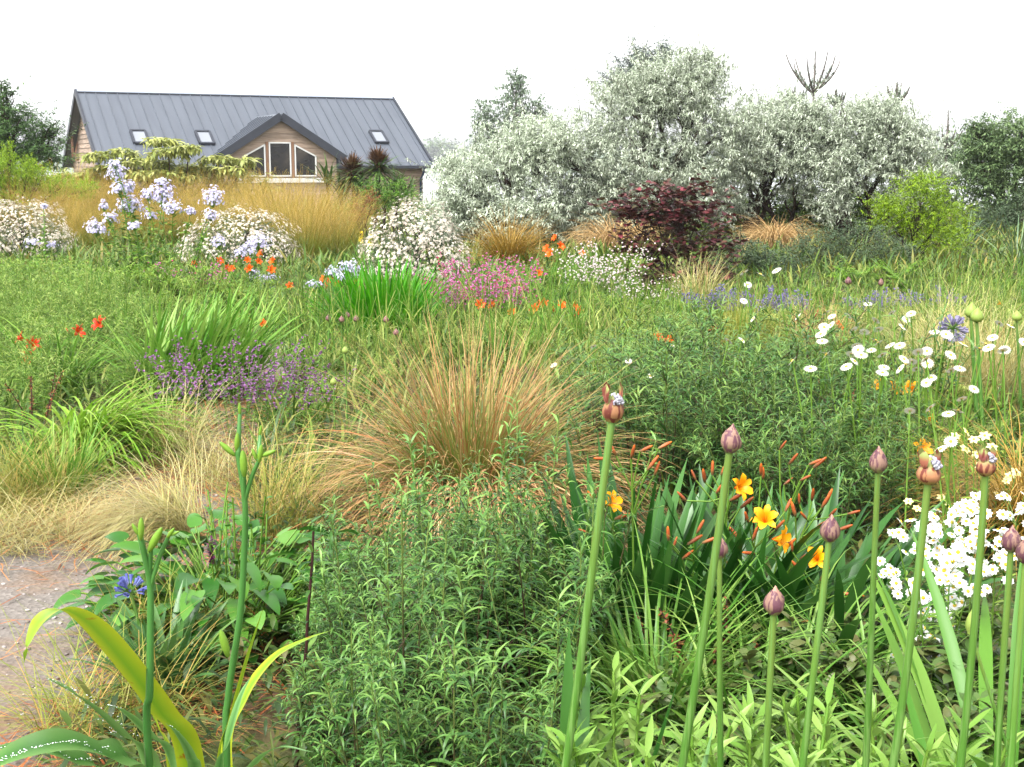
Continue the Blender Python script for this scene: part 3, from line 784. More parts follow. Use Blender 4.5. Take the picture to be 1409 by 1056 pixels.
# pines
M_needle = plant_mat('pine_needle', [c8(84, 104, 92), c8(112, 130, 112), c8(96, 118, 96)], trans=0.1)
def candelabra(px, v0, v1, Y, label, name='pine_tree', n=9, spread=1.0, needles=True):
    b = np.array((xat(px, Y), Y, gz(0, Y)))
    t = thing(name, label, 'tree', b)
    zt, zb = at(px, v0, Y)[2] - b[2], at(px, v1, Y)[2] - b[2]
    h = zt - zb
    g, gl = G(), G()
    tubes(g, np.array([[(0, 0, 0), (.03, 0, zb * .5), (0, 0, zb), (.01, 0, zb + h * .45)]]), np.array((.06, .045, .03, .012)), 6)
    az = np.arange(n) / n * TAU + U(-.2, .2, n)
    base = np.tile((0, 0, zb), (n, 1)) + np.stack((0 * az, 0 * az, U(0, .12, n) * h), -1)
    P = arcs(base, az, U(.5, .8, n), U(.75, 1.0, n) * h * spread * 1.15, U(-.9, -.5, n), 6)
    tubes(g, P, np.linspace(.03, .014, 7), 5)
    lead = np.array([[(0, 0, zb + h * .3), (.01, 0, zb + h * .65), (0, 0, zt)]]); tubes(g, lead, np.array((.026, .022, .012)), 5)
    if needles:
        leaves_on(gl, P, 44, .12, .7, .2, .03, (.3, 1.2), (.1, .6), 'thin', 2)
        leaves_on(gl, P, 34, .5, 1.0, .09, .026, (.6, 1.3), (0, .2), 'thin', 2)
        leaves_on(gl, lead, 60, .3, 1.0, .1, .026, (.4, 1.2), (0, .2), 'thin', 2)
        nb = 8; zb2 = U(.35, .95, nb) * zb
        Q = arcs(np.stack((0 * zb2, 0 * zb2, zb2), -1), U(0, TAU, nb), U(.1, .6, nb), U(.3, .6, nb), U(-.5, 0, nb), 5)
        tubes(g, Q, np.linspace(.014, .005, 6), 5); leaves_on(gl, Q, 50, .3, 1.0, .18, .03, (.2, 1.2), (.1, .6), 'thin', 2)
    part('trunk', g, M_bark_grey, t); part('needles', gl, M_needle, t)
candelabra(1116, 70, 134, 33, 'tall pine top branching like a candelabra above the silver trees')
candelabra(1090, 120, 150, 33.5, 'short pine top just clearing the silver leaves beside the candelabra pine', n=6)
candelabra(1147, 124, 150, 34, 'small spiky pine shoot on the sloping side of the silver tree nearest the candelabra pine', n=6)
candelabra(1230, 114, 146, 34, 'small pointed pine top above the last silver tree', n=7)
candelabra(1301, 152, 206, 33, 'thin nearly bare conifer leader standing past the silver row', n=5, spread=.6)

def far_wood():
    g = G()
    for i in range(150):
        x = rng.uniform(-330, 330); y = rng.uniform(655, 720); r = rng.uniform(5, 9); h = rng.uniform(9, 14)
        if i < 46: x = rng.uniform(-62, 8); h = rng.uniform(11, 16)
        n = 210 if -70 < x < 15 or 170 < x < 260 else 70
        d = rng.normal(0, 1, (n, 3)); d /= np.linalg.norm(d, axis=1, keepdims=True); d[:, 2] = np.abs(d[:, 2]) * 1.0
        P = np.array((x, y, 0)) + d * np.array((r, r, h)) * U(.6, 1.05, n)[:, None]
        ribbons(g, P, U(0, TAU, n), U(-.3, .8, n), U(1.2, 2.6, n), U(.9, 1.8, n), U(.3, 1.2, n), 2, 'oval', rnd=np.clip(U(0, .5, n) + rng.uniform(0, .5), 0, 1))
    tag(part('far_wood', g, M_farwood), 'hazy wood along the far shore of the lake', 'wood', kind='stuff')
far_wood()

# purple bush with round leaves
def purple_bush():
    b = gp(925, 402); b = np.array((b[0], b[1], 0))
    t = thing('purple_bush', 'dark purple bush with round leaves in front of the tallest silver tree', 'shrub', b)
    lobes = lobes_px(b, [(905, 300, 55, 45, 0, .45), (960, 300, 45, 45, 0, .42), (925, 350, 62, 42, -.1, .45), (870, 300, 38, 34, 0, .35), (985, 345, 28, 30, 0, .3), (935, 270, 40, 26, 0, .3), (880, 345, 30, 30, -.1, .3), (930, 385, 62, 26, -.15, .45), (985, 385, 34, 24, -.1, .3)])
    g, gl = G(), G(); limb_net(g, lobes, (0, 0, 0), .016, 6, ((0, 0), (.1, 0), (-.1, .1)))
    P, D = crown_tips(lobes, 560, .25, .4)
    n = len(P); tw = arcs(P - D * .1, np.arctan2(D[:, 1], D[:, 0]), U(.1, 1.1, n), U(.12, .3, n), U(.2, .9, n), 3)
    tubes(g, tw, np.linspace(.004, .0015, 4), 3)
    leaves_on(gl, tw, 5, .3, 1, .085, .075, (-.5, .5), (.3, 1.0), 'heart', 4, keel=.15, shrink=.2)
    P, D = crown_tips(lobes, 46, .95, .2, .0); n = len(P)
    tw = arcs(P, np.arctan2(D[:, 1], D[:, 0]), U(.4, 1.2, n), U(.14, .34, n), U(.2, .8, n), 4); tubes(g, tw, np.linspace(.004, .0015, 5), 3)
    leaves_on(gl, tw, 8, .1, 1, .085, .075, (-.5, .6), (.3, 1.0), 'heart', 4, keel=.15, shrink=.3)
    part('stem', g, M_bark, t); part('foliage', gl, M_purple, t)
purple_bush()

# white-flowered rounded shrubs
M_cream = plant_mat('cream_flower', [c8(222, 210, 194), c8(234, 226, 214), c8(212, 196, 180), c8(240, 236, 228)], trans=0.2, vary=0.03, rough=0.6, k=0.75)
def floret_cluster(n=26, r=.5, fl=.32):
    g = G(); d = rng.normal(0, 1, (n, 3)); d[:, 2] = np.abs(d[:, 2]); d /= np.linalg.norm(d, axis=1, keepdims=True)
    ribbons(g, d * r * np.array((1, 1, .6)), U(0, TAU, n), U(-.2, .9, n), U(.6, 1.2, n) * fl, U(.7, 1, n) * fl, U(.2, .9, n), 2, 'oval')
    return g
def white_shrub(label, px, v, rx, rv, k=1.0):
    b = gp(px, v); b = np.array((b[0], b[1], 0)); w = rx * b[1] / F; h = rv * b[1] / F
    t = thing('white_shrub', label, 'shrub', b, 0, 'rounded white flowered shrubs')
    lobes = [(np.array((0, 0, h * .42)), np.array((w * .95, w * .8, h * .56))), (np.array((-w * .45, -.1, h * .3)), np.array((w * .55, w * .5, h * .36))), (np.array((w * .45, -.1, h * .3)), np.array((w * .55, w * .5, h * .38))), (np.array((w * .1, 0, h * .65)), np.array((w * .6, w * .5, h * .36)))]
    g, gl, gf = G(), G(), G(); limb_net(g, lobes, (0, 0, 0), .018, 8)
    P, D = crown_tips(lobes, 900, .6, .12); twig_leaves(gl, P * .93, D, 12, .09, .04, .012, prof='leaf')
    P, D = crown_tips(lobes, int(4300 * k), .9, .14, -.55)
    keep = (np.sin(P[:, 0] * 9) * np.sin(P[:, 2] * 11 + 1) + U(-.5, 1.1, len(P))) > -.3
    P, D = P[keep], D[keep]
    for q in range(4):
        s = slice(q, None, 4); M = frames(D[s] + np.array((0, 0, .5)))
        stamp(gf, floret_cluster(20), M, P[s], U(.019, .035, len(P[s])), U(0, 1, len(P[s])))
    part('stem', g, M_bark, t); part('foliage', gl, M_greygreen, t); part('blossom', gf, M_cream, t)
white_shrub('rounded cream flowered shrub right behind the vivid green sword leaved clump', 572, 396, 76, 122)
white_shrub('cream white flowered shrub behind the lilac bellflowers, with a dark hollow in its top', 332, 372, 84, 86, .9)
white_shrub('cream white flowered shrub at the edge of view below the golden grasses', 30, 362, 78, 88, .9)

# dark growth under and behind the silver trees
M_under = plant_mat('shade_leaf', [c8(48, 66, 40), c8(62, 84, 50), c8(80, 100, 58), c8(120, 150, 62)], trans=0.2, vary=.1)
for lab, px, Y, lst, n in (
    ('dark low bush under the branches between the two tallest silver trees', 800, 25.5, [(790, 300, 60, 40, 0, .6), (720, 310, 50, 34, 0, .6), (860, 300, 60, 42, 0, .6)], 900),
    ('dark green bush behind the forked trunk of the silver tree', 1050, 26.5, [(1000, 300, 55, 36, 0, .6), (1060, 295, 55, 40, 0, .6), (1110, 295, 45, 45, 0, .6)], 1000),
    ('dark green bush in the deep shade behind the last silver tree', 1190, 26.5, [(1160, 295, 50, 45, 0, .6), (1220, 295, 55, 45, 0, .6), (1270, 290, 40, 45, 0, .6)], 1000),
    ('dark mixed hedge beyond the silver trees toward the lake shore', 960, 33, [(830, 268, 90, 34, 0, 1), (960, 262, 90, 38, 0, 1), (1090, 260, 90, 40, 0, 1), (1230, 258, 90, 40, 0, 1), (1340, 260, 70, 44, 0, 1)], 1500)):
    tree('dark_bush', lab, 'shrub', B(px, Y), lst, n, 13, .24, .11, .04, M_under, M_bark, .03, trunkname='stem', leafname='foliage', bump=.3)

# ------------------------------------------------------------------ grasses and plants of the far beds
M_gold = plant_mat('golden_panicle', [c8(222, 180, 100), c8(236, 198, 122), c8(244, 216, 154), c8(206, 158, 82)], trans=0.35, rough=0.6, vary=0.06, k=0.72)
M_stalk = plant_mat('golden_stalk', [c8(176, 160, 84), c8(196, 170, 100), c8(160, 156, 78)], base=c8(120, 138, 64), base_at=(.2, .7), trans=0.2, vary=.05)
M_grass_olive = plant_mat('olive_blade', [c8(120, 134, 62), c8(150, 156, 76), c8(172, 168, 92)], trans=0.3, vary=0.08)
M_tan = plant_mat('tan_blade', [c8(182, 148, 100), c8(204, 170, 118), c8(222, 192, 142), c8(160, 126, 84)], trans=0.25, rough=0.55, vary=0.06, k=0.62)
M_tanolive = plant_mat('brown_olive_blade', [c8(142, 128, 66), c8(168, 144, 80), c8(196, 162, 100)], tip=c8(206, 166, 108), trans=0.25, vary=0.05)

def stipa(n=230, h=1.35):
    t = thing('golden_grass', 'golden oat grass', 'grass clump', (0, 0, 0))
    g, gs, gp_ = G(), G(), G()
    b, a = disc(420, .22); ribbons(g, b, a + U(-.6, .6, 420), U(.7, 1.45, 420), U(.4, .8, 420), U(.006, .011, 420), U(.5, 1.5, 420), 5, 'blade')
    b, a = disc(n, .25)
    P = arcs(b, a + U(-.7, .7, n), U(.95, 1.5, n), U(.7, 1.12, n) * h, U(.05, .55, n), 7)
    tubes(gs, P, np.linspace(.003, .0014, 8), 3)
    M_ = 84; tt = np.sort(1 - 0.55 * U(0, 1, (n, M_)) ** 1.3, 1); p, d = along(P, tt); N = n * M_
    sp = (U(0.02, .2, (n, M_)) * (1.25 - tt))[..., None] * 1.6
    off = rng.normal(0, 1, (n, M_, 3)) * sp * .55
    ribbons(gp_, (p + off).reshape(-1, 3), U(0, TAU, N), U(-1.3, .6, N), U(.03, .07, N), U(.007, .013, N), U(0, .6, N), 1, 'leaf')
    part('blades', g, M_grass_olive, t); part('stalks', gs, M_stalk, t); part('panicles', gp_, M_gold, t)
    return t
K_stipa = Kind(stipa(), stipa(190, 1.25), stipa(210, 1.4))
GL = 'golden oat grass clump in the drift between the house and the flower borders'
for px, v, s in [(0, 318, 1.05), (45, 316, 1.05), (95, 318, 1.05), (140, 316, 1.05), (70, 330, .95), (20, 326, .95), (75, 322, .95), (120, 330, .95), (165, 318, .98), (215, 328, .98), (262, 322, 1.0), (305, 330, 1.0), (345, 322, 1.02), (30, 345, .75), (85, 350, .72), (135, 352, .7), (370, 338, .98), (400, 345, .98), (430, 338, .95), (452, 350, .9), (418, 366, .85), (462, 362, .75), (480, 340, .8), (378, 358, .9), (255, 345, .8), (205, 346, .75), (310, 350, .8)]:
    K_stipa.put_xy(px, v, GL, group='golden oat grass drift', sc=s)

def tussock(g, n, rb, L, W, el, droop, S=7, prof='blade', azr=(0, TAU), keel=0.0, pw=1.2):
    b, a = disc(n, rb)
    a = np.where(U(0, 1, n) < .75, a, U(azr[0], azr[1], n)) if azr == (0, TAU) else U(azr[0], azr[1], n)
    return ribbons(g, b, a + U(-.5, .5, n), U(el[0], el[1], n), U(L[0], L[1], n), U(W[0], W[1], n), U(droop[0], droop[1], n), S, prof, azd=U(-.3, .3, n), twist=U(-.5, .5, n), keel=keel, pw=pw)

def one_tussock(label, px, v, spec, mat, name='tussock_grass', cat='grass clump'):
    b = gp(px, v); t = thing(name, label, cat, (b[0], b[1], 0))
    g = G()
    for s in spec: tussock(g, *s)
    part('blades', g, mat, t)
    return t
one_tussock('brownish olive fountain tussock between the cream flowered mound and the purple bush', 700, 372,
            [(1100, .14, (.6, 1.0), (.005, .010), (.4, 1.5), (.6, 1.7)), (260, .1, (.7, 1.15), (.004, .007), (.9, 1.5), (.3, 1.1))], M_tanolive)
one_tussock('straw coloured drooping tussock under the dark trunked silver tree', 1066, 352,
            [(1300, .15, (.3, 1.15), (.006, .011), (.95, 1.55), (1.7, 3.1), 10, 'blade', (0, TAU), 0, 1.5), (60, .1, (.6, .9), (.005, .008), (1.0, 1.5), (.5, 1.4), 8)], M_tan)
one_tussock('straw coloured tussock half hidden behind the purple bush', 845, 356,
            [(1300, .2, (.35, 1.25), (.006, .011), (.95, 1.55), (1.7, 3.1), 10, 'blade', (0, TAU), 0, 1.5), (60, .1, (.7, 1.0), (.005, .008), (1.0, 1.5), (.5, 1.4), 8)], M_tan)
one_tussock('small olive grass clump beside the straw coloured drooping tussock', 1100, 345,
            [(240, .1, (.4, .8), (.006, .012), (.9, 1.5), (1.2, 2.4))], M_tanolive)

# sword leaved clumps
M_sword = plant_mat('sword_leaf', [c8(70, 150, 44), c8(92, 172, 56), c8(112, 186, 66), c8(60, 130, 42)], base=c8(60, 112, 36), trans=0.4, rough=0.4, vary=0.05)
M_sword_blue = plant_mat('blue_sword_leaf', [c8(92, 118, 96), c8(112, 138, 112), c8(130, 152, 122)], trans=0.25, vary=0.05)
M_lance = plant_mat('lance_leaf', [c8(84, 134, 56), c8(106, 156, 68), c8(128, 172, 84), c8(150, 180, 96)], trans=0.35, vary=0.08)
one_tussock('vivid green sword leaved clump in front of the cream flowered mound', 525, 466,
            [(520, .3, (.42, .78), (.014, .024), (.75, 1.5), (.0, .55), 5, 'sword'), (160, .26, (.4, .7), (.012, .02), (.35, .9), (.1, .9), 5, 'sword')], M_sword, 'sword_leaved_clump', 'plant')
one_tussock('bluish sword leaved clump beside the bright lime green shrub', 1325, 345,
            [(80, .12, (.5, .8), (.016, .026), (.4, 1.4), (.1, .8), 5, 'sword')], M_sword_blue, 'sword_leaved_clump', 'plant')
one_tussock('arching pale bladed clump at the edge of view under the broad tree', 1400, 372,
            [(60, .1, (.8, 1.3), (.012, .02), (.5, 1.3), (.4, 1.3), 7, 'sword')], M_sword_blue, 'sword_leaved_clump', 'plant')

# cabbage-tree-like clump with brown seed heads near the house
M_seed = plant_mat('brown_seed_head', [c8(76, 56, 44), c8(104, 78, 60), c8(122, 96, 74)], trans=0.1, rough=0.8)
def seedhead_plant():
    Y = 27.0; b = np.array((xat(505, Y), Y, 0))
    t = thing('spiky_plant', 'tall spiky green plant with two shaggy brown seed heads near the house corner', 'plant', b)
    gs, gl = G(), G()
    for px, v, r in ((485, 236, 19), (521, 226, 19)):
        c = at(px, v, Y) - b
        tubes(gs, np.array([[(c[0] * .5, 0, 0), (c[0] * .9, 0, c[2] * .6), c]]), .05, 6)
        n = 620; d = rng.normal(0, 1, (n, 3)); d /= np.linalg.norm(d, axis=1, keepdims=True)
        g = G(); k = r * Y / F
        ribbons(g, c + np.array((0, 0, .05)) + d * k * U(.1, .65, n)[:, None], np.arctan2(d[:, 1], d[:, 0]), np.arcsin(d[:, 2]) * .7 + .4, U(.4, .8, n) * k, U(.02, .035, n), U(-.3, .6, n), 2, 'thin')
        part('seed_head', g, M_seed, t)
        n = 90; ribbons(gl, np.tile(c - (0, 0, .12), (n, 1)), U(0, TAU, n), U(-.5, .6, n), U(.45, .85, n), U(.03, .05, n), U(.2, .9, n), 5, 'sword', keel=.2)
    for px, v, n in ((450, 240, 40), (545, 250, 60), (500, 262, 70), (560, 262, 40), (470, 262, 40), (530, 270, 50)):
        c = at(px, v + 12, Y + rng.uniform(-.4, .4)) - b
        ribbons(gl, np.tile(c, (n, 1)) + rng.normal(0, .05, (n, 3)), U(0, TAU, n), U(.1, 1.4, n), U(.35, .7, n), U(.025, .05, n), U(.2, 1.0, n), 5, 'sword', keel=.2)
        tubes(gs, np.array([[(c[0] * .8, 0, 0), (c[0], 0, c[2] * .5), c]]), .03, 5)
    part('stem', gs, M_bark, t); part('leaves', gl, M_sword_dull, t)
M_sword_dull = plant_mat('dull_sword_leaf', [c8(78, 108, 66), c8(98, 130, 80), c8(122, 150, 96)], trans=0.25)
seedhead_plant()
tree('green_shrub', 'fresh green ferny shrub between the spiky seed headed plant and the cream flowered mound', 'shrub', B(545, 24.5),
     [(520, 268, 26, 22, 0, .4), (548, 262, 22, 18, 0, .3), (500, 285, 30, 18, 0, .4), (560, 278, 26, 18, 0, .4)], 500, 15, .16, .06, .018, M_lance, M_bark, .015, trunkname='stem', leafname='foliage', shoots=20)
M_rust = plant_mat('rusty_leaf', [c8(128, 74, 58), c8(150, 92, 70), c8(104, 84, 60)], trans=0.25)
tree('rusty_shrub', 'small rusty brown leaved shrub at the edge of the golden grass below the spiky plant', 'shrub', B(498, 23),
     [(500, 285, 18, 16, 0, .25), (512, 272, 10, 12, 0, .2), (490, 296, 14, 12, 0, .2)], 160, 12, .12, .06, .016, M_rust, M_bark, .012, trunkname='stem', leafname='foliage', up=.8)

# low shrubs on the right in front of the silver trees
tree('grey_shrub', 'low grey green shrub spreading in front of the last silver tree', 'shrub', B(1165, 18),
     [(1130, 335, 45, 26, 0, .5), (1185, 330, 50, 30, 0, .5), (1150, 355, 60, 22, -.2, .5), (1100, 350, 36, 22, 0, .4), (1225, 350, 40, 26, 0, .5)],
     1300, 14, .13, .045, .014, M_greygreen, M_bark, .015, shoots=70, trunkname='stem', leafname='foliage')
tree('grey_shrub', 'dusky grey green shrub between the purple bush and the drooping straw tussock', 'shrub', B(1035, 17),
     [(1020, 350, 40, 28, 0, .4), (1060, 365, 50, 22, 0, .4), (1000, 375, 36, 22, -.2, .4), (1095, 380, 36, 16, -.2, .4)],
     900, 14, .12, .05, .018, M_greygreen, M_bark, .012, shoots=30, trunkname='stem', leafname='foliage')
M_fern = plant_mat('fern_frond', [c8(100, 146, 56), c8(124, 168, 70), c8(144, 180, 84)], trans=0.35)
def fern(label, px, v, n=26, L=.55):
    b = gp(px, v); t = thing('fern', label, 'fern', (b[0], b[1], 0)); g = G(); gs = G()
    P = arcs(disc(n, .05)[0], U(0, TAU, n), U(.6, 1.3, n), U(.7, 1.1, n) * L, U(.6, 1.4, n), 8)
    tubes(gs, P, np.linspace(.004, .0015, 9), 3)
    for side in (-1, 1):
        tt = np.tile(np.linspace(.15, .98, 26), (n, 1)); p, d = along(P, tt); N = n * 26
        az = np.arctan2(d[..., 1], d[..., 0]).ravel() + side * 1.25
        ribbons(g, p.reshape(-1, 3), az, U(-.3, .25, N), (.13 * np.sin(PI * tt.ravel() ** .6) + .012) * L / .55, .02, U(.1, .6, N), 2, 'leaf')
    part('midrib', gs, M_fern, t); part('fronds', g, M_fern, t)
fern('bright green fern at the foot of the lime green shrub', 1235, 398)
fern('bright green fern leaning out under the grey green shrub', 1180, 396, 20, .5)
fern('wide green fern nearest the daisies in front of the lime green shrub', 1258, 412, 22, .45)

# ------------------------------------------------------------------ middle beds
M_midgreen = plant_mat('mid_green_leaf', [c8(66, 108, 44), c8(92, 136, 58), c8(124, 162, 76), c8(164, 190, 104)], trans=0.35, vary=0.1)
M_stem = plant_mat('green_stem', [c8(98, 138, 62), c8(120, 156, 78)], trans=0.0, vary=0.05)
M_stem_dark = plant_mat('dark_stem', [c8(58, 44, 42), c8(84, 66, 58), c8(78, 92, 60)], tip=c8(126, 150, 88), tip_at=(.4, .95), trans=0.0, vary=0.05)
M_willow = plant_mat('willow_leaf', [c8(48, 86, 46), c8(74, 116, 62), c8(108, 152, 84), c8(150, 190, 114)], trans=0.33, rough=0.4, spec=0.45, vary=0.08)
M_willow_deep = plant_mat('deep_willow_leaf', [c8(46, 82, 44), c8(68, 108, 58), c8(98, 138, 76), c8(146, 178, 106)], trans=0.3, rough=0.4, spec=0.45, vary=0.08)
M_paleleaf = plant_mat('pale_green_leaf', [c8(92, 130, 60), c8(132, 168, 84), c8(170, 192, 112), c8(200, 208, 142)], trans=0.35, vary=0.08)
M_lilac = plant_mat('lilac_petal', [c8(196, 190, 226), c8(212, 208, 236), c8(224, 222, 242), c8(184, 176, 218)], trans=0.3, vary=0.03, k=0.72)
M_purplefl = plant_mat('purple_flower', [c8(150, 108, 156), c8(176, 130, 182), c8(124, 94, 116), c8(158, 132, 144)], trans=0.25, vary=0.05, k=0.60)
M_pink = plant_mat('pink_flower', [c8(200, 84, 140), c8(214, 110, 166), c8(210, 140, 196), c8(190, 62, 98), c8(228, 176, 204)], trans=0.3, vary=0.03, k=0.70)
M_palepink = plant_mat('pale_pink_flower', [c8(236, 214, 220), c8(244, 232, 234), c8(226, 188, 200)], trans=0.3, vary=0.03, k=0.75)
M_orange = plant_mat('orange_petal', [c8(226, 92, 36), c8(238, 116, 40), c8(214, 70, 34)], tip=c8(228, 86, 40), base=c8(244, 170, 50), base_at=(0, .5), trans=0.3, vary=0.03, k=0.72)
M_red = plant_mat('red_orange_petal', [c8(206, 52, 30), c8(222, 76, 34), c8(196, 40, 34)], base=c8(242, 160, 50), base_at=(0.05, .45), trans=0.3, vary=0.03, k=0.72)
M_yelorange = plant_mat('golden_petal', [c8(248, 172, 30), c8(250, 186, 40), c8(240, 150, 26)], tip=c8(250, 178, 40), base=c8(226, 104, 30), base_at=(0, .45), trans=0.3, vary=0.03, k=0.75)
M_yellow_fl = plant_mat('yellow_flower', [c8(244, 214, 40), c8(248, 224, 80)], trans=0.3, vary=0.0, k=0.75)
M_white = plant_mat('white_petal', [c8(238, 238, 236), c8(244, 244, 242), c8(230, 232, 232)], trans=0.25, vary=0.02, k=0.75)
M_disc = plant_mat('yellow_disc', [c8(220, 180, 50), c8(228, 196, 76)], trans=0, vary=0.05, k=0.70)

def star(n=5, L=1.0, W=.7, el=.25, droop=.6, S=2, prof='oval', m=0):
    g = G(); a = np.arange(n) / n * TAU
    ribbons(g, np.zeros((n, 3)), a, np.full(n, el), L, W, droop, S, prof, m=m)
    return g

def leafy(n, h, rad, L, W, per, mat, stemmat, lean=(.05, .5), side=4, sideL=.16, droop=(.5, 1.4), el=(.0, .9), prof='leaf', S=3, stem_r=.004, t0=.12, keel=0.0, top=14, name='leafy_plant'):
    """clump of leafy stems with side shoots and a bunch of young leaves at each top"""
    t = thing(name, 'leafy plant', 'plant', (0, 0, 0))
    gs, gl = G(), G()
    b, a = disc(n, rad)
    P = arcs(b, a + U(-.8, .8, n), PI / 2 - U(lean[0], lean[1], n), U(.55, 1.12, n) * h, U(-.15, .3, n), 8)
    tubes(gs, P, np.linspace(stem_r, stem_r * .45, 9), 4)
    leaves_on(gl, P, per, t0, .9, L, W, el, droop, prof, S, keel, tone=(0, .62))
    if top:
        leaves_on(gl, P, top, .8, 1.0, L * .95, W * .85, (.2, 1.2), (.7, 2.2), prof, S, keel, shrink=.35, tone=(.55, 1))  # young tops paler, lower leaves darker: a top-lit look put into leaf colour
    if side:
        tt = np.sort(U(.35, .95, (n, side)), 1); p, d = along(P, tt); N = n * side
        Q = arcs(p.reshape(-1, 3), U(0, TAU, N), U(.5, 1.1, N), U(.6, 1.2, N) * sideL, U(0, .6, N), 4)
        tubes(gs, Q, np.linspace(stem_r * .5, stem_r * .25, 5), 3)
        leaves_on(gl, Q, 9, .1, 1.0, L * .75, W * .75, el, droop, prof, S, keel, tone=(.2, .9))
    part('stems', gs, stemmat, t); part('foliage', gl, mat, t)
    return t

# campanula
def campanula(label, px, v, heads, Y=None):
    b = gp(px, v); b = np.array((b[0], b[1], 0))
    t = thing('bellflower', label, 'plant', b, 0)
    gs, gl = G(), G()
    for (hx, hv, rx, rv) in heads:
        dy = rng.uniform(-.25, .25); k = (b[1] + dy) / F; c = at(hx, hv, b[1] + dy) - b
        base = np.array((c[0] * .45 + rng.normal(0, .06), dy * .5, 0))
        tt = np.linspace(0, 1, 8)[:, None]
        P = base * (1 - tt) + c * tt + np.array((0, 0, 1)) * 0 + rng.normal(0, .006, (8, 3))
        tubes(gs, P[None], np.linspace(.008, .004, 8), 5)
        leaves_on(gl, P[None], 60, .05, .9, .13, .042, (-.2, .8), (.4, 1.2), 'oval', 3, .15, shrink=.5)
        g = G(); rx, rv = rx * 1.2, rv * 1.2; n = max(60, int(rx * rv * .8))
        d = rng.normal(0, 1, (n, 3)); d /= np.linalg.norm(d, axis=1, keepdims=True); d[:, 2] = np.where(d[:, 2] < -.5, -d[:, 2], d[:, 2])
        Pf = c + d * np.array((rx * k, rx * k * .8, rv * k)) * (U(.35, 1.05, n) * (1 + .25 * np.sin(d[:, 0] * 6 + hx) * np.sin(d[:, 2] * 5)))[:, None]
        stamp(g, star(5, 1, .62, .5, .7), frames(d + np.array((0, -.35, .3))), Pf, U(.012, .02, n), U(0, 1, n))
        part('flower_head', g, M_lilac, t)
        i = rng.integers(0, n, min(n, 30)); s0 = c - (0, 0, rv * k * .7)
        u = np.linspace(0, 1, 3)[None, :, None]
        tubes(gs, s0 * (1 - u) + Pf[i][:, None] * u, .0022, 3)
    part('stems', gs, M_stem, t); part('leaves', gl, M_midgreen, t)
campanula('tall lilac bellflower standing highest at the golden grass, with many leafy stems', 215, 412,
          [(160, 240, 13, 14), (166, 262, 14, 12), (180, 285, 18, 13), (224, 270, 18, 18), (203, 270, 9, 9), (238, 288, 14, 10), (293, 274, 15, 14), (132, 316, 14, 12), (152, 302, 11, 8), (290, 298, 10, 9), (262, 292, 8, 6), (206, 298, 10, 7), (185, 312, 9, 7), (143, 285, 6, 8), (222, 252, 10, 6), (178, 258, 7, 8), (158, 228, 7, 6)])
campanula('low lilac flower heads spilling over the flank of the cream shrub with the hollow top', 352, 402, [(356, 335, 16, 12), (345, 345, 12, 9), (366, 388, 16, 10), (350, 380, 8, 8), (300, 335, 10, 10), (330, 350, 10, 8), (372, 396, 10, 6)])
campanula('two lilac flower heads next to the vivid green sword leaved clump', 470, 412, [(480, 370, 14, 10), (457, 376, 11, 8), (486, 378, 8, 8), (432, 392, 12, 5), (470, 382, 8, 5)])
campanula('pale small bellflower at the edge of view among the white flowered shrub', 62, 400, [(44, 335, 10, 6), (70, 338, 8, 5), (60, 285, 4, 4)])

# orange daylilies: flower template and clumps
def lily_flower(mat, L=.09, W=.034, open_=1.0):
    g = G()
    for k, (w, dr, e) in enumerate(((W, 1.9, 1.32), (W * .72, 2.1, 1.25))):
        a = np.arange(3) / 3 * TAU + k * PI / 3
        ribbons(g, np.zeros((3, 3)), a, np.full(3, e), L, w, dr * open_, 7, 'petal', keel=.3, pw=2.6)
    n = 6
    ribbons(g, np.zeros((n, 3)), np.arange(n) / n * TAU, np.full(n, 1.3), L * .7, .002, .3, 3, 'thin')
    return g
ME_LILY_O = mesh_of('flower', lily_flower(None), [M_orange])
ME_LILY_R = mesh_of('flower', lily_flower(None, .095, .03), [M_red])
ME_LILY_Y = mesh_of('flower', lily_flower(None, .068, .025), [M_yelorange])
BUD = lathe([(0, 0), (.004, .004), (.0052, .018), (.0048, .034), (.0028, .044), (0, .048)], 6)
M_bud_or = plant_mat('orange_bud', [c8(196, 108, 70), c8(160, 96, 76)], trans=0.1, rough=0.4, vary=0.35, base=c8(126, 112, 84), base_at=(0, .6), tip=c8(214, 122, 68), tip_at=(.7, 1))
ME_BUD = mesh_of('bud', BUD, [M_bud_or])
def child_mesh(name, me, parent, loc, d, sc=1.0, roll=None):
    o = bpy.data.objects.new(name, me); COL.objects.link(o); o.parent = parent
    q = Vector(d).to_track_quat('Z', 'Y').to_matrix() @ Matrix.Rotation(rng.uniform(0, TAU) if roll is None else roll, 3, 'Z')
    o.matrix_local = Matrix.Translation(Vector(loc)) @ (q.to_4x4()) @ Matrix.Scale(sc, 4)
    return o
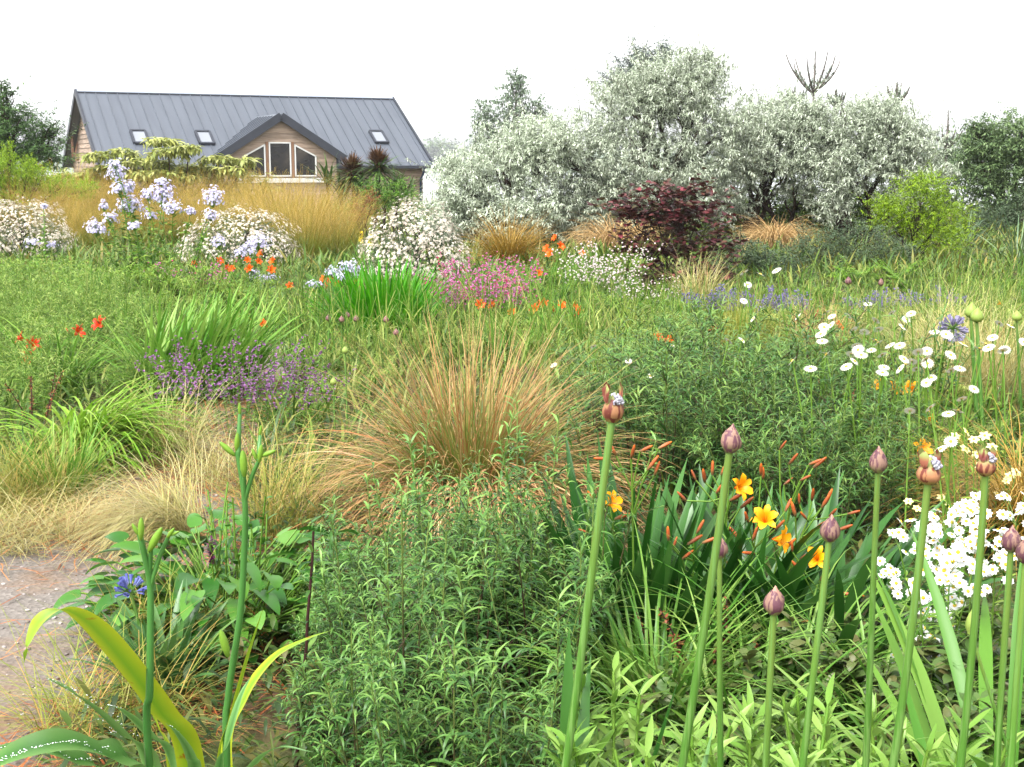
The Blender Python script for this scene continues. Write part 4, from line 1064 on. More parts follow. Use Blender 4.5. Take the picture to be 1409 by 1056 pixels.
def lily_patch(label, px, v, flowers, me, leafmat, n=120, L=(.3, .6), W=(.012, .02), rb=.18, name='daylily', sc=1.0, spec=None, buds=0):
    b = gp(px, v); b = np.array((b[0], b[1], 0)); t = thing(name, label, 'plant', b)
    g, gs = G(), G()
    tussock(g, n, rb, L, W, (.7, 1.45), (.6, 1.9), 7, 'blade', (0, TAU), .25)
    for f in flowers:
        hx, hv = f[:2]; dy = f[2] if len(f) > 2 else rng.uniform(-.2, .1)
        c = at(hx, hv, b[1] + dy) - b
        s = np.array((c[0] * .4, dy * .4, 0)); u = np.linspace(0, 1, 7)[:, None]
        P = s * (1 - u) + c * u; P[:, 2] = c[2] * (1 - (1 - u[:, 0]) ** 1.5)
        tubes(gs, P[None], np.linspace(.0045, .003, 7), 5)
        a = rng.uniform(0, TAU)
        child_mesh('flower', me, t, c, (math.cos(a) * .8, -abs(math.sin(a)) * .8 - .2, .6), sc * rng.uniform(.8, 1.1))
        for _ in range(buds):
            q = along(P[None], np.array([[rng.uniform(.8, .98)]]))[0][0, 0]; a = rng.uniform(0, TAU); d = np.array((math.cos(a) * .6, math.sin(a) * .6, .8)); e = q + d * rng.uniform(.03, .07)
            tubes(gs, np.array([[q, e]]), .0016, 3); child_mesh('bud', ME_BUD, t, e, d, sc * rng.uniform(.6, 1.0))
    part('leaves', g, leafmat, t); part('stalks', gs, M_stem, t)
    return t
lily_patch('orange daylily patch in front of the hollow topped cream shrub', 305, 408, [(x, v) for x, v in ((272, 365), (300, 362), (312, 372), (340, 360), (355, 362), (362, 352), (378, 362), (372, 374), (322, 372), (300, 390), (345, 372))], ME_LILY_O, M_lance, buds=1)
lily_patch('orange red daylily patch between the low lilac heads and the sword leaved clump', 452, 412, [(448, 386), (457, 388), (466, 394), (445, 396), (486, 394), (400, 396)], ME_LILY_O, M_lance, sc=1.1)
lily_patch('orange daylily strip in front of the magenta flowered mound', 700, 452, [(660, 422), (681, 423), (748, 420), (765, 430), (738, 428), (787, 424), (705, 432), (770, 422), (800, 432)], ME_LILY_O, M_midgreen, n=200, rb=.4, L=(.2, .4), buds=2)
lily_patch('red daylily with three flowers over feathery greenery at the edge of view', 75, 545, [(36, 470, -.1), (44, 478, .0), (40, 497, 0), (102, 462, .2), (143, 450, .4)], ME_LILY_R, M_lance, n=220, L=(.4, .7), rb=.2, sc=1.05, buds=2)
lily_patch('single orange lily flower leaning out over the lance leaved clump', 335, 500, [(345, 445, .1), (360, 448, .1)], ME_LILY_O, M_lance, n=20, sc=.8)
lily_patch('golden orange lilies among the daisies beside the green willow leaved mass', 1245, 660, [(1224, 538, .2), (1258, 540, .1), (1274, 580, -.3), (1262, 622, -.7), (1215, 535, .3)], ME_LILY_Y, M_lance, n=60, sc=1.1, rb=.15)
lily_patch('yellow lily standing by itself far back in the grassy bed by the tall buds', 1372, 470, [(1372, 420, 0)], ME_LILY_Y, M_lance, n=20, sc=.8)
lily_patch('orange lilies half hidden in the pale meadow bed', 930, 520, [(905, 466, 0), (985, 458, 0), (925, 472, 0), (1150, 452, .5)], ME_LILY_O, M_lance, n=60, sc=.8, rb=.3)
lily_patch('apricot lilies in front of the straw tussock behind the purple bush', 765, 400, [(766, 330, 0), (768, 342, 0), (800, 350, 0), (755, 345, .2), (740, 378, -.3), (760, 352, .1)], ME_LILY_O, M_lance, n=90, sc=1.1)

# penstemon mound
def spikes(gs, gf, b, a, n, h, bell, per, lean=(.02, .5), t0=.35, r=.0025, size=.016):
    P = arcs(b, a, PI / 2 - U(lean[0], lean[1], n), U(.75, 1.1, n) * h, U(-.1, .3, n), 6)
    tubes(gs, P, np.linspace(r, r * .5, 7), 3)
    tt = np.sort(U(t0, 1, (n, per)), 1); p, d = along(P, tt); N = n * per
    az = U(0, TAU, N); e = U(-.6, .4, N); dd = dirs(az, e)
    stamp(gf, bell, frames(dd), p.reshape(-1, 3) + dd * .008, size * (1.25 - .5 * tt.ravel()) * U(.7, 1.2, N), np.repeat(U(0, 1, n), per) * .6 + U(0, .4, N))
    return P
BELL = lathe([(.12, 0), (.2, .3), (.34, .9), (.5, 1.25), (.62, 1.3)], 6)
def spike_plant(name, label, px, v, n, rad, h, bell, per, fmat, leafmat, leafL=.06, leafW=.012, size=.016, t0=.35, lean=(.02, .5), leafper=16, dots=None, aspect=1.0, group=None):
    b = gp(px, v); t = thing(name, label, 'plant', (b[0], b[1], 0), 0, group)
    gs, gf, gl = G(), G(), G()
    p, a = disc(n, rad); p[:, 0] *= aspect
    P = arcs(p, a, PI / 2 - U(lean[0], lean[1], n), U(.75, 1.1, n) * h, U(-.1, .3, n), 6)
    tubes(gs, P, np.linspace(.0025, .00125, 7), 3)
    for i in range(n):
        tt = np.sort(U(t0, 1, (1, per)), 1); q, d = along(P[i:i + 1], tt); dd = dirs(U(0, TAU, per), U(-.6, .4, per)); gi = G() if i < 95 else gf
        stamp(gi, bell, frames(dd), q[0] + dd * .008, size * (1.25 - .5 * tt[0]) * U(.7, 1.2, per), rng.uniform(0, .6) + U(0, .4, per))
        if i < 95: part('flower_spike', gi, fmat, t)
    leaves_on(gl, P, leafper, .02, .7, leafL, leafW, (0, .9), (.4, 1.3), 'leaf', 3)
    part('stems', gs, M_stem, t); part('leaves', gl, leafmat, t)
    if gf.n: part('flower_spikes', gf, fmat, t)['kind'] = 'stuff'
    return t
spike_plant('pink_penstemon', 'magenta pink flowered mound of thin spikes behind the orange daylily strip', 668, 444, 130, .34, .64, BELL, 10, M_pink, M_midgreen, size=.019, lean=(.05, .65))
spike_plant('pink_penstemon', 'scattered magenta flowers on thin stems below the tall bellflower', 265, 420, 45, .4, .5, BELL, 4, M_pink, M_midgreen, size=.02, lean=(.05, .5))
spike_plant('pale_penstemon', 'blush white flower spikes in front of the purple bush', 830, 412, 90, .34, .66, BELL, 6, M_palepink, M_midgreen, size=.018, lean=(.05, .5))
spike_plant('pale_penstemon', 'low blush pink flowers on the near side of the purple bush', 900, 425, 60, .4, .32, BELL, 4, M_palepink, M_midgreen, size=.016, lean=(.05, .6))
spike_plant('catmint', 'dusky purple flower spikes by the path next to the lance leaved clump', 325, 590, 56, .34, .54, BELL, 15, M_purplefl, M_willow_deep, .045, .018, size=.0135, t0=.5, lean=(.05, .6), leafper=22)
spike_plant('catmint', 'small purple flower spikes between the path and the bronze tussock', 395, 600, 26, .16, .42, BELL, 14, M_purplefl, M_midgreen, .045, .018, size=.012, t0=.5, lean=(.05, .5), leafper=22)

# yellow poker flowers
def pokers():
    b = gp(505, 390); t = thing('poker_plant', 'yellow poker plant with two flower spikes at the golden grass edge', 'plant', (b[0], b[1], 0))
    g, gs = G(), G(); tussock(g, 90, .08, (.4, .8), (.008, .014), (.9, 1.5), (.5, 1.6))
    for px, v in ((497, 326), (510, 330)):
        c = at(px, v, b[1]) - np.array((b[0], b[1], 0)); tubes(gs, np.array([[(c[0] * .5, 0, 0), (c[0] * .9, 0, c[2] * .6), c]]), .006, 5)
        gf = G(); n = 130; q = U(0, 1, n); az = U(0, TAU, n)
        P = c + np.stack((np.cos(az) * .012, np.sin(az) * .012, (q - .5) * .12), -1)
        ribbons(gf, P, az, U(-.9, -.3, n) + q * 1.2, .03 * (1.2 - q * .6), .009, U(0, .4, n), 2, 'leaf')
        part('flower_spike', gf, M_yellow_fl, t)
    part('leaves', g, M_lance, t); part('stalks', gs, M_stem, t)
pokers()

# ------------------------------------------------------------------ ground cover between the plants
def in_view(x, y, pad=.6):
    return abs(x) < y * 704.5 / F + pad
def cover():
    # low leafy weeds near by
    def scatter(n, y0, y1, test):
        y = y0 + (y1 - y0) * U(0, 1, n) ** .85; x = U(-1, 1, n) * (y * .41 + .7)
        k = np.array([test(a, b) for a, b in zip(x, y)]); return x[k], y[k]
    x, y = scatter(30000, 1.9, 7.0, lambda a, b: not on_path(a, b, .02 if a < 0 else .1)); n = len(x)
    g = G(); ribbons(g, np.stack((x, y, U(0, .14, n)), -1), U(0, TAU, n), U(.0, 1.2, n), U(.04, .1, n), U(.006, .02, n), U(.4, 1.4, n), 3, 'oval', keel=.15)
    tag(part('ground_cover', g, M_covdark), 'low dark leafy ground cover under the nearest plants', 'ground cover', kind='stuff')
    x, y = scatter(52000, 5.5, 20, lambda a, b: not on_path(a, b, .02)); n = len(x)
    g = G(); ribbons(g, np.stack((x, y, U(0, .1, n)), -1), U(0, TAU, n), U(.2, 1.4, n), U(.1, .34, n), U(.008, .02, n), U(.2, 1.6, n), 3, 'leaf')
    tag(part('undergrowth', g, M_covlight), 'light green leafy undergrowth filling the middle beds', 'undergrowth', kind='stuff')
    x, y = scatter(34000, 16, 36, lambda a, b: True); n = len(x)
    g = G(); ribbons(g, np.stack((x, y, U(0, .1, n)), -1), U(0, TAU, n), U(.3, 1.4, n), U(.15, .45, n), U(.02, .04, n), U(.2, 1.2, n), 3, 'leaf')
    tag(part('rough_grass', g, M_covfar), 'rough grass and weeds below the far shrubs', 'grass', kind='stuff')
    x, y = scatter(9000, 34, 58, lambda a, b: True); n = len(x)
    g = G(); ribbons(g, np.stack((x, y, np.array([gz(0, q) for q in y]) + U(0, .1, n)), -1), U(0, TAU, n), U(.3, 1.4, n), U(.3, .8, n), U(.05, .12, n), U(.2, 1.2, n), 2, 'leaf')
    tag(part('far_grass', g, M_covfar), 'rough green grass sloping to the house', 'grass', kind='stuff')
M_covdark = plant_mat('cover_dark', [c8(46, 68, 36), c8(62, 88, 44), c8(84, 108, 52), c8(104, 100, 60)], trans=0.3, vary=0)
M_covlight = plant_mat('cover_light', [c8(64, 96, 46), c8(86, 120, 56), c8(120, 148, 76), c8(160, 164, 104)], trans=0.35, vary=0)
M_covfar = plant_mat('cover_far', [c8(78, 108, 58), c8(98, 128, 66), c8(122, 142, 80), c8(150, 140, 88)], trans=0.3, vary=0)
cover()

# ------------------------------------------------------------------ filler perennials of the middle beds
M_feather = plant_mat('feathery_leaf', [c8(80, 120, 52), c8(112, 150, 70), c8(148, 178, 96), c8(184, 202, 132)], trans=0.35, vary=0.08)
K_feather = Kind(*[leafy(24, .52, .3, .095, .011, 22, M_feather, M_stem, (.02, .55), 5, .2, name='feathery_plant', S=2, stem_r=.003) for _ in range(3)])
K_mead = Kind(*[leafy(26, .44, .36, .125, .014, 17, M_paleleaf, M_stem, (.02, .45), 4, .16, name='meadow_perennial', S=2, stem_r=.003, droop=(.8, 1.9)) for _ in range(3)])
K_mid = Kind(*[leafy(22, .38, .3, .13, .032, 15, M_midgreen, M_stem, (.05, .6), 3, .16, name='leafy_perennial', S=2) for _ in range(3)])
K_will = Kind(*[leafy(16, .66, .26, .115, .0135, 30, M_willow_deep, M_stem_dark, (.0, .42), 4, .18, name='willow_leaved_perennial', S=4, keel=.2, droop=(.7, 1.9)) for _ in range(3)])
def many(K, pts, label, group, s=(.85, 1.15)):
    for q in pts: K.put_xy(q[0], q[1], label, group=group, sc=(q[2] if len(q) > 2 else 1) * rng.uniform(*s))
many(K_feather, [(20, 470, 1.1), (75, 478, 1.1), (130, 492), (185, 560, .7), (55, 520), (125, 530), (20, 560), (170, 520, .85), (15, 440), (-10, 500, 1.1), (235, 555, .6), (0, 600, .9)],
     'feathery pale green perennial in the bed behind the red daylily', 'feathery perennials by the red daylily')
many(K_mid, [(30, 400, 1.1), (90, 405, 1.1), (145, 420), (60, 430), (115, 440), (200, 440), (255, 446), (310, 440), (165, 450), (230, 425), (360, 440), (400, 450), (415, 432), (350, 420), (290, 425), (440, 470, .8), (420, 490, .8), (400, 470)],
     'bushy mid green perennial in the bed below the lilac bellflowers', 'mid green perennials below the bellflowers', (.5, .85))
many(K_mid, [(20, 418), (70, 412), (125, 418), (185, 424), (245, 424), (45, 440), (100, 450), (160, 470, .85), (330, 425, .8)], 'taller bushy green perennial right below the bellflowers and the white shrubs', 'taller green perennials below the bellflowers', (.95, 1.25))
many(K_feather, [(30, 455), (95, 462), (150, 482), (205, 470, .8), (5, 520)], 'tall feathery perennial rising in the bed behind the red daylily', 'tall feathery perennials behind the red daylily', (1.0, 1.25))
many(K_mid, [(780, 425, .9), (830, 438, .9), (600, 412, .8), (720, 410, .9), (760, 402), (680, 402), (880, 446, .9), (940, 440, .9), (1000, 432, .9), (1060, 428, .9), (1120, 432, .9), (1180, 434, .9), (1320, 400, .9), (1380, 410, .9)],
     'bushy mid green perennial along the foot of the purple bush and grey shrubs', 'mid green perennials at the foot of the shrubs', (.5, .8))
many(K_mead, [(455, 520), (500, 505), (550, 500), (600, 505), (650, 500), (700, 495), (750, 500), (800, 505), (850, 500), (470, 560, .9), (430, 580, .8), (410, 545, .9), (520, 540, .9), (820, 545, .9), (770, 530), (720, 480), (670, 478), (780, 475), (840, 470), (890, 480), (620, 480), (860, 530)],
     'pale green meadow perennial behind the bronze tussock', 'pale meadow perennials behind the bronze tussock', (.38, .62))
many(K_mead, [(930, 490), (980, 478), (1040, 475), (1100, 480), (1160, 478), (1220, 474), (1280, 480), (1340, 476), (1395, 482), (950, 460, .9), (1010, 455, .9), (1080, 456, .9), (1140, 455, .9), (1200, 452, .9), (1270, 452, .9), (1330, 450, .9), (1390, 452, .9), (1130, 510), (1200, 512), (1270, 520), (1340, 520), (1395, 530), (1180, 560, .9), (1260, 570, .9), (1330, 575, .9), (1230, 620, .8), (1300, 640, .8), (1250, 690, .7)],
     'pale green perennial among the daisies in the long grassy bed', 'pale perennials among the daisies', (.5, .85))
many(K_will, [(850, 640), (905, 628), (960, 622), (1015, 626), (1070, 622), (1125, 628), (1180, 640), (870, 690), (930, 680), (990, 690), (1050, 684), (1110, 690), (1165, 694), (1210, 690, .8), (840, 600), (1000, 585), (1100, 590), (920, 590), (1200, 740, .7), (1150, 752, .75), (1090, 740, .8), (1040, 735, .7)],
     'dark willow leaved perennial in the mass behind the yellow lilies', 'willow leaved perennials behind the yellow lilies')
K_fore = Kind(*[leafy(11, .58, .17, .1, .012, 32, M_willow, M_stem_dark, (.0, .32), 4, .17, name='willow_leaved_perennial', S=5, keel=.2, droop=(.8, 2.4), stem_r=.0032, top=14) for _ in range(4)])
many(K_fore, [(490, 975, .85), (560, 960, .95), (630, 955, .9), (700, 955, .95), (765, 965, .85), (510, 1075, .85), (580, 1070, .95), (650, 1065, .9), (720, 1075, .9), (470, 900, .7), (540, 885, .75), (610, 880, .72), (685, 882, .78), (745, 880, .8), (520, 830, .5), (600, 826, .5), (680, 830, .5), (740, 826, .55), (775, 800, .5), (480, 1180, .75), (570, 1200, .85), (660, 1210, .85), (740, 1220, .8), (455, 1060, .6), (450, 960, .55), (790, 850, .55)],
     'willow leaved perennial in the near mass in front of the bronze tussock', 'willow leaved perennials in front of the bronze tussock', (.78, 1.06))

K_tall = Kind(*[leafy(5, .78, .1, .085, .0115, 42, M_willow, M_stem_dark, (.0, .25), 4, .13, name='willow_leaved_perennial', S=5, keel=.2, droop=(.8, 2.4), stem_r=.0034, top=16) for _ in range(3)])
many(K_tall, [(500, 985), (570, 940), (640, 985), (705, 930), (760, 985), (600, 890, .85), (680, 890, .85), (545, 1080), (740, 890, .8), (790, 930, .9)], 'taller sparse willow leaved stems rising above the near mass', 'taller willow leaved stems in the near mass', (.85, 1.05))
many(K_tall, [(860, 660, .85), (1000, 655, .85), (1110, 650, .85), (930, 700, .85), (1060, 720, .8), (1180, 700, .8)], 'taller sparse willow leaved stems behind the yellow lilies', 'taller willow leaved stems behind the yellow lilies', (.85, 1.05))

# upright seeding stalks through the middle beds
def stalks(n, h, mat):
    t = thing('seeding_grass', 'seeding grass', 'grass clump', (0, 0, 0)); gs, gf = G(), G()
    P = arcs(disc(n, .32)[0], U(0, TAU, n), U(1.1, 1.55, n), U(.6, 1.1, n) * h, U(-.1, .5, n), 7); tubes(gs, P, np.linspace(.0035, .002, 8), 3)
    leaves_on(gs, P, 3, .05, .6, .22, .009, (.6, 1.3), (.4, 1.6), 'blade', 4)
    leaves_on(gf, P, 26, .8, 1.0, .035, .006, (-.4, 1.2), (0, .5), 'leaf', 1)
    part('stalks', gs, mat, t); part('panicle', gf, M_seedhead, t); return t
M_seedhead = plant_mat('seed_panicle', [c8(170, 168, 104), c8(196, 186, 130), c8(176, 150, 110)], trans=.3, vary=.15, k=.6)
K_stalk = Kind(stalks(34, .62, M_paleleaf), stalks(28, .7, M_lance), stalks(30, .55, M_paleleaf))
many(K_stalk, [(480, 500), (560, 480), (620, 492), (690, 482), (760, 486), (830, 480), (880, 470), (740, 512), (540, 512), (800, 520), (430, 520), (400, 500), (380, 470)], 'seeding pale stalks rising in the meadow bed behind the bronze tussock', 'seeding stalks behind the bronze tussock')
many(K_stalk, [(930, 470), (990, 466), (1060, 474), (1120, 470), (1180, 476), (1240, 468), (1300, 474), (1360, 468), (1400, 476), (1150, 500), (1220, 510), (1290, 504), (1370, 510), (1330, 540), (1260, 545), (1395, 560), (1370, 450), (1330, 445), (1400, 440)], 'seeding pale stalks standing among the daisies', 'seeding stalks among the daisies')
many(K_stalk, [(20, 440), (80, 446), (150, 460), (210, 430), (110, 480), (40, 500), (250, 450), (300, 430), (180, 500), (10, 560)], 'seeding stalks standing in the bed between the bellflower and the red daylily', 'seeding stalks by the red daylily')

# tall dark bare stem at the edge of the willow leaved mass
def dark_stem():
    b = gp(405, 1075); b = np.array((b[0], b[1], 0)); t = thing('tall_stem', 'single tall dark stem with sparse leaves standing before the broad leaved plant', 'plant', b)
    c = at(432, 730, b[1]) - b; u = np.linspace(0, 1, 10)[:, None]
    P = (c * u)[None] + rng.normal(0, .003, (1, 10, 3)); gs, gl = G(), G()
    tubes(gs, P, np.linspace(.006, .003, 10), 6); leaves_on(gl, P, 46, .1, 1, .085, .014, (-.2, .9), (.6, 1.8), 'leaf', 4, .2)
    part('stem', gs, M_darkstem, t); part('foliage', gl, M_willow, t)
M_darkstem = plant_mat('maroon_stem', [c8(52, 34, 36), c8(66, 42, 44)], trans=0)
dark_stem()

# ------------------------------------------------------------------ bronze tussock
M_bronze = plant_mat('bronze_blade', [c8(108, 138, 56), c8(132, 150, 68), c8(172, 152, 84), c8(180, 116, 68), c8(216, 194, 136)], tip=c8(208, 162, 110), tip_at=(.5, 1), base=c8(104, 128, 44), base_at=(.1, .6), trans=0.3, vary=0, k=.58, sat=1.0)
M_deadblade = plant_mat('dead_blade', [c8(206, 152, 104), c8(224, 184, 140), c8(184, 122, 80), c8(232, 202, 162)], trans=0.2, vary=0, k=0.66)
def bronze():
    b = gp(648, 712); t = thing('bronze_tussock', 'large bronze and olive fountain tussock with dead straw blades, in the middle of the garden', 'grass clump', (b[0], b[1], 0))
    g = G()
    tussock(g, 1700, .22, (.5, .98), (.004, .008), (.5, 1.45), (1.0, 2.7), 10)
    tussock(g, 560, .14, (.6, 1.0), (.004, .008), (1.0, 1.52), (.1, 1.0), 8)
    tussock(g, 900, .26, (.45, .85), (.004, .008), (.15, .9), (.6, 2.0), 9)
    part('blades', g, M_bronze, t)
    g = G()
    tussock(g, 520, .2, (.5, .85), (.006, .012), (.6, 1.3), (2.2, 3.4), 9, 'blade', (-2.6, -.5))
    tussock(g, 420, .24, (.5, .95), (.005, .010), (.4, 1.1), (1.2, 2.6), 9)
    part('dead_blades', g, M_deadblade, t)
bronze()

# ------------------------------------------------------------------ hair grass along the path
M_hair = plant_mat('hair_grass', [c8(206, 192, 136), c8(188, 182, 112), c8(216, 206, 160), c8(164, 168, 96), c8(196, 164, 112)], trans=0.35, vary=0.05, k=0.62)
M_hairgreen = plant_mat('green_hair_grass', [c8(126, 146, 70), c8(152, 166, 88), c8(182, 182, 116), c8(200, 170, 112)], trans=0.35, vary=0.05)
def hair(label, px, v, n, L, el, dr, mat, azr=(0, TAU), rb=.1, W=(.0022, .004)):
    b = gp(px, v); t = thing('hair_grass', label, 'grass clump', (b[0], b[1], 0)); t['kind'] = 'thing'; g = G()
    p, _ = disc(n, rb); a = U(azr[0], azr[1], n)
    ribbons(g, p, a, U(el[0], el[1], n), U(L[0], L[1], n), U(W[0], W[1], n), U(dr[0], dr[1], n), 9, 'blade', azd=U(-.5, .5, n), pw=1.2)
    part('blades', g, mat, t)
hair('pale hair grass swept over in an arching mound beside the path', 250, 745, 1100, (.35, .66), (.5, 1.25), (1.3, 2.4), M_hair, (1.6, 4.6), .12)
hair('thin pale hair grass between the green daylily leaves and the catmint', 235, 640, 600, (.4, .7), (.5, 1.4), (.9, 2.0), M_hair, rb=.12)
hair('short brownish hair grass at the bend of the path under the feathery bed', 45, 700, 1100, (.3, .55), (.4, 1.4), (.6, 1.9), M_hairgreen, rb=.22)
hair('low straw coloured hair grass lying flat over the side of the path', 20, 745, 900, (.25, .5), (.1, 1.0), (.5, 1.4), M_hair, rb=.28)
hair('rusty hair grass at the tip of the path below the arching mound', 130, 728, 500, (.2, .42), (.1, .9), (.4, 1.4), M_tan, rb=.2)
hair('soft green hair grass between the broad leaved plant and the path', 205, 905, 300, (.25, .45), (.6, 1.4), (.5, 1.4), M_hairgreen, rb=.16)
hair('pale hair grass at the path edge behind the long drooping leaf', 150, 1000, 480, (.25, .5), (.2, 1.2), (.5, 1.5), M_hairgreen, rb=.2)
hair('wispy grass growing between the broad leaved plant and the bronze tussock', 395, 740, 420, (.4, .7), (.7, 1.45), (.6, 1.6), M_hairgreen, rb=.16)
hair('wispy grass patch in the bare soil beside the catmint', 300, 668, 320, (.25, .5), (.6, 1.4), (.6, 1.6), M_hair, rb=.2)
hair('cloud of pale airy grass around the far green buds', 1345, 560, 1300, (.5, 1.0), (.7, 1.45), (.4, 1.6), M_hair, rb=.3)
hair('airy pale grass arching over the daisies beside the lilac globe flower', 1290, 520, 700, (.6, 1.0), (.8, 1.4), (.8, 1.8), M_hair, rb=.2)
hair('brownish drooping grass above the white flower mass', 1412, 760, 900, (.5, .85), (.7, 1.45), (1.0, 2.2), M_tanolive, rb=.12, W=(.003, .006))
hair('olive upright grass tuft standing in the pale meadow bed', 1010, 545, 420, (.45, .8), (1.0, 1.5), (.1, .6), M_grass_olive, rb=.14, W=(.003, .006))
hair('gold tinted grass tuft near the brown forked twig', 1130, 505, 360, (.4, .7), (.8, 1.5), (.2, 1.0), M_tan, rb=.2, W=(.003, .006))
hair('pale tasselled grass in front of the purple bush', 960, 432, 260, (.5, .8), (.9, 1.5), (.4, 1.3), M_hair, rb=.14, W=(.004, .008))

# ------------------------------------------------------------------ lance leaved and drooping clumps on the near left
def clump(name, label, px, v, specs, mat, rz=0, cat='plant', loc=None):
    b = gp(px, v) if loc is None else loc; t = thing(name, label, cat, (b[0], b[1], 0)); g = G()
    for n, rb, L, W, el, dr, azr, prof, keel in specs:
        p, a = disc(n, rb); a = a + U(-.5, .5, n) if azr is None else U(azr[0], azr[1], n)
        ribbons(g, p, a, U(el[0], el[1], n), U(L[0], L[1], n), U(W[0], W[1], n), U(dr[0], dr[1], n), 8, prof, azd=U(-.3, .3, n), twist=U(-.4, .4, n), keel=keel, pw=1.3)
    part('leaves', g, mat, t); return t
M_lance2 = plant_mat('fresh_lance_leaf', [c8(92, 146, 62), c8(114, 166, 76), c8(138, 182, 94), c8(156, 190, 110)], base=c8(74, 116, 52), trans=0.35, vary=0)
clump('lance_leaved_clump', 'large lance leaved green clump leaning over between the bellflower and the catmint', 268, 548,
      [(460, .34, (.45, .82), (.014, .024), (.8, 1.5), (.1, .9), (-1.2, 1.4), 'sword', .2), (180, .34, (.4, .7), (.012, .02), (.7, 1.4), (.2, 1.2), None, 'sword', .2)], M_lance2)
M_limeblade = plant_mat('lime_blade', [c8(122, 172, 66), c8(146, 192, 84), c8(168, 204, 104), c8(112, 158, 62)], trans=0.38, vary=0)
clump('daylily_foliage', 'lime green fountain of drooping daylily leaves beside the path', 118, 640,
      [(330, .14, (.45, .75), (.012, .02), (.7, 1.4), (1.3, 2.4), (-1.4, .9), 'blade', .25), (150, .16, (.4, .65), (.012, .02), (.7, 1.4), (1.3, 2.4), None, 'blade', .25)], M_limeblade)
clump('daylily_foliage', 'small upright green blades at the path bend under the feathery bed', 85, 690,
      [(160, .12, (.25, .45), (.006, .012), (.8, 1.5), (.2, 1.0), None, 'blade', .2)], M_lance2)
def rusty_dock(label, px, v, h, n=7):
    b = gp(px, v); t = thing('dock', label, 'plant', (b[0], b[1], 0)); gs, gf = G(), G()
    P = arcs(disc(n, .08)[0], U(0, TAU, n), U(1.1, 1.5, n), U(.7, 1.0, n) * h, U(-.1, .4, n), 7); tubes(gs, P, np.linspace(.004, .002, 8), 4)
    part('stems', gs, M_darkstem, t)
    for i in range(n):
        gf = G(); leaves_on(gf, P[i:i + 1], 50, .45, 1, .03, .014, (-.9, .9), (.2, 1.2), 'oval', 2); part('seed_head', gf, M_rust, t)
rusty_dock('rusty brown seeded stalks in the greenery under the red daylily', 55, 625, .5, 5)
rusty_dock('dry rusty leaves on dark stalks inside the willow leaved mass', 1150, 668, .6, 5)
rusty_dock('dark rusty ferny leaves between the tall stems under the yellow lilies', 965, 985, .34, 8)

# broad leaved plant
M_broad = plant_mat('broad_leaf', [c8(52, 104, 42), c8(68, 122, 50), c8(88, 140, 62), c8(112, 160, 80)], trans=0.3, rough=0.35, spec=0.5, vary=0)
def broad():
    b = gp(315, 862); b = np.array((b[0], b[1], 0)); t = thing('broad_leaved_plant', 'mound of broad veined green leaves with one dark purple flower spike beside the path', 'plant', b)
    gs, gl = G(), G()
    n = 330; p, a = disc(n, .2); P = arcs(p, a + U(-.6, .6, n), U(.5, 1.4, n), U(.14, .36, n), U(.2, 1.0, n), 4); tubes(gs, P, .003, 4)
    e, d = P[:, -1], P[:, -1] - P[:, -2]; az = np.arctan2(d[:, 1], d[:, 0])
    ribbons(gl, e, az, U(-.2, .6, n), U(.08, .15, n), U(.045, .07, n), U(.5, 1.3, n), 7, 'heart', twist=U(-.4, .4, n), keel=.22)
    n = 16; P = arcs(disc(n, .12)[0], U(0, TAU, n), U(1.2, 1.5, n), U(.3, .5, n), U(-.1, .2, n), 5); tubes(gs, P, .003, 4); leaves_on(gl, P, 8, .3, 1, .07, .03, (0, .8), (.4, 1.2), 'heart', 4, .2)
    c = at(291, 765, b[1] - .15) - b; tubes(gs, np.array([[(c[0] * .6, -.1, 0), (c[0], -.13, c[2] * .6), c]]), .003, 5)
    g = G(); m = 120; q = U(0, 1, m); P2 = c + np.stack((U(-.008, .008, m), U(-.008, .008, m), (q - .3) * .08), -1)
    ribbons(g, P2, U(0, TAU, m), U(-.4, .8, m), U(.01, .02, m), U(.007, .011, m), U(0, .6, m), 2, 'oval'); 
    part('stems', gs, M_stem, t); part('leaves', gl, M_broad, t); part('flower_spike', g, M_plum, t)
M_plum = plant_mat('plum_flower', [c8(70, 32, 62), c8(96, 46, 84)], trans=.1)
broad()

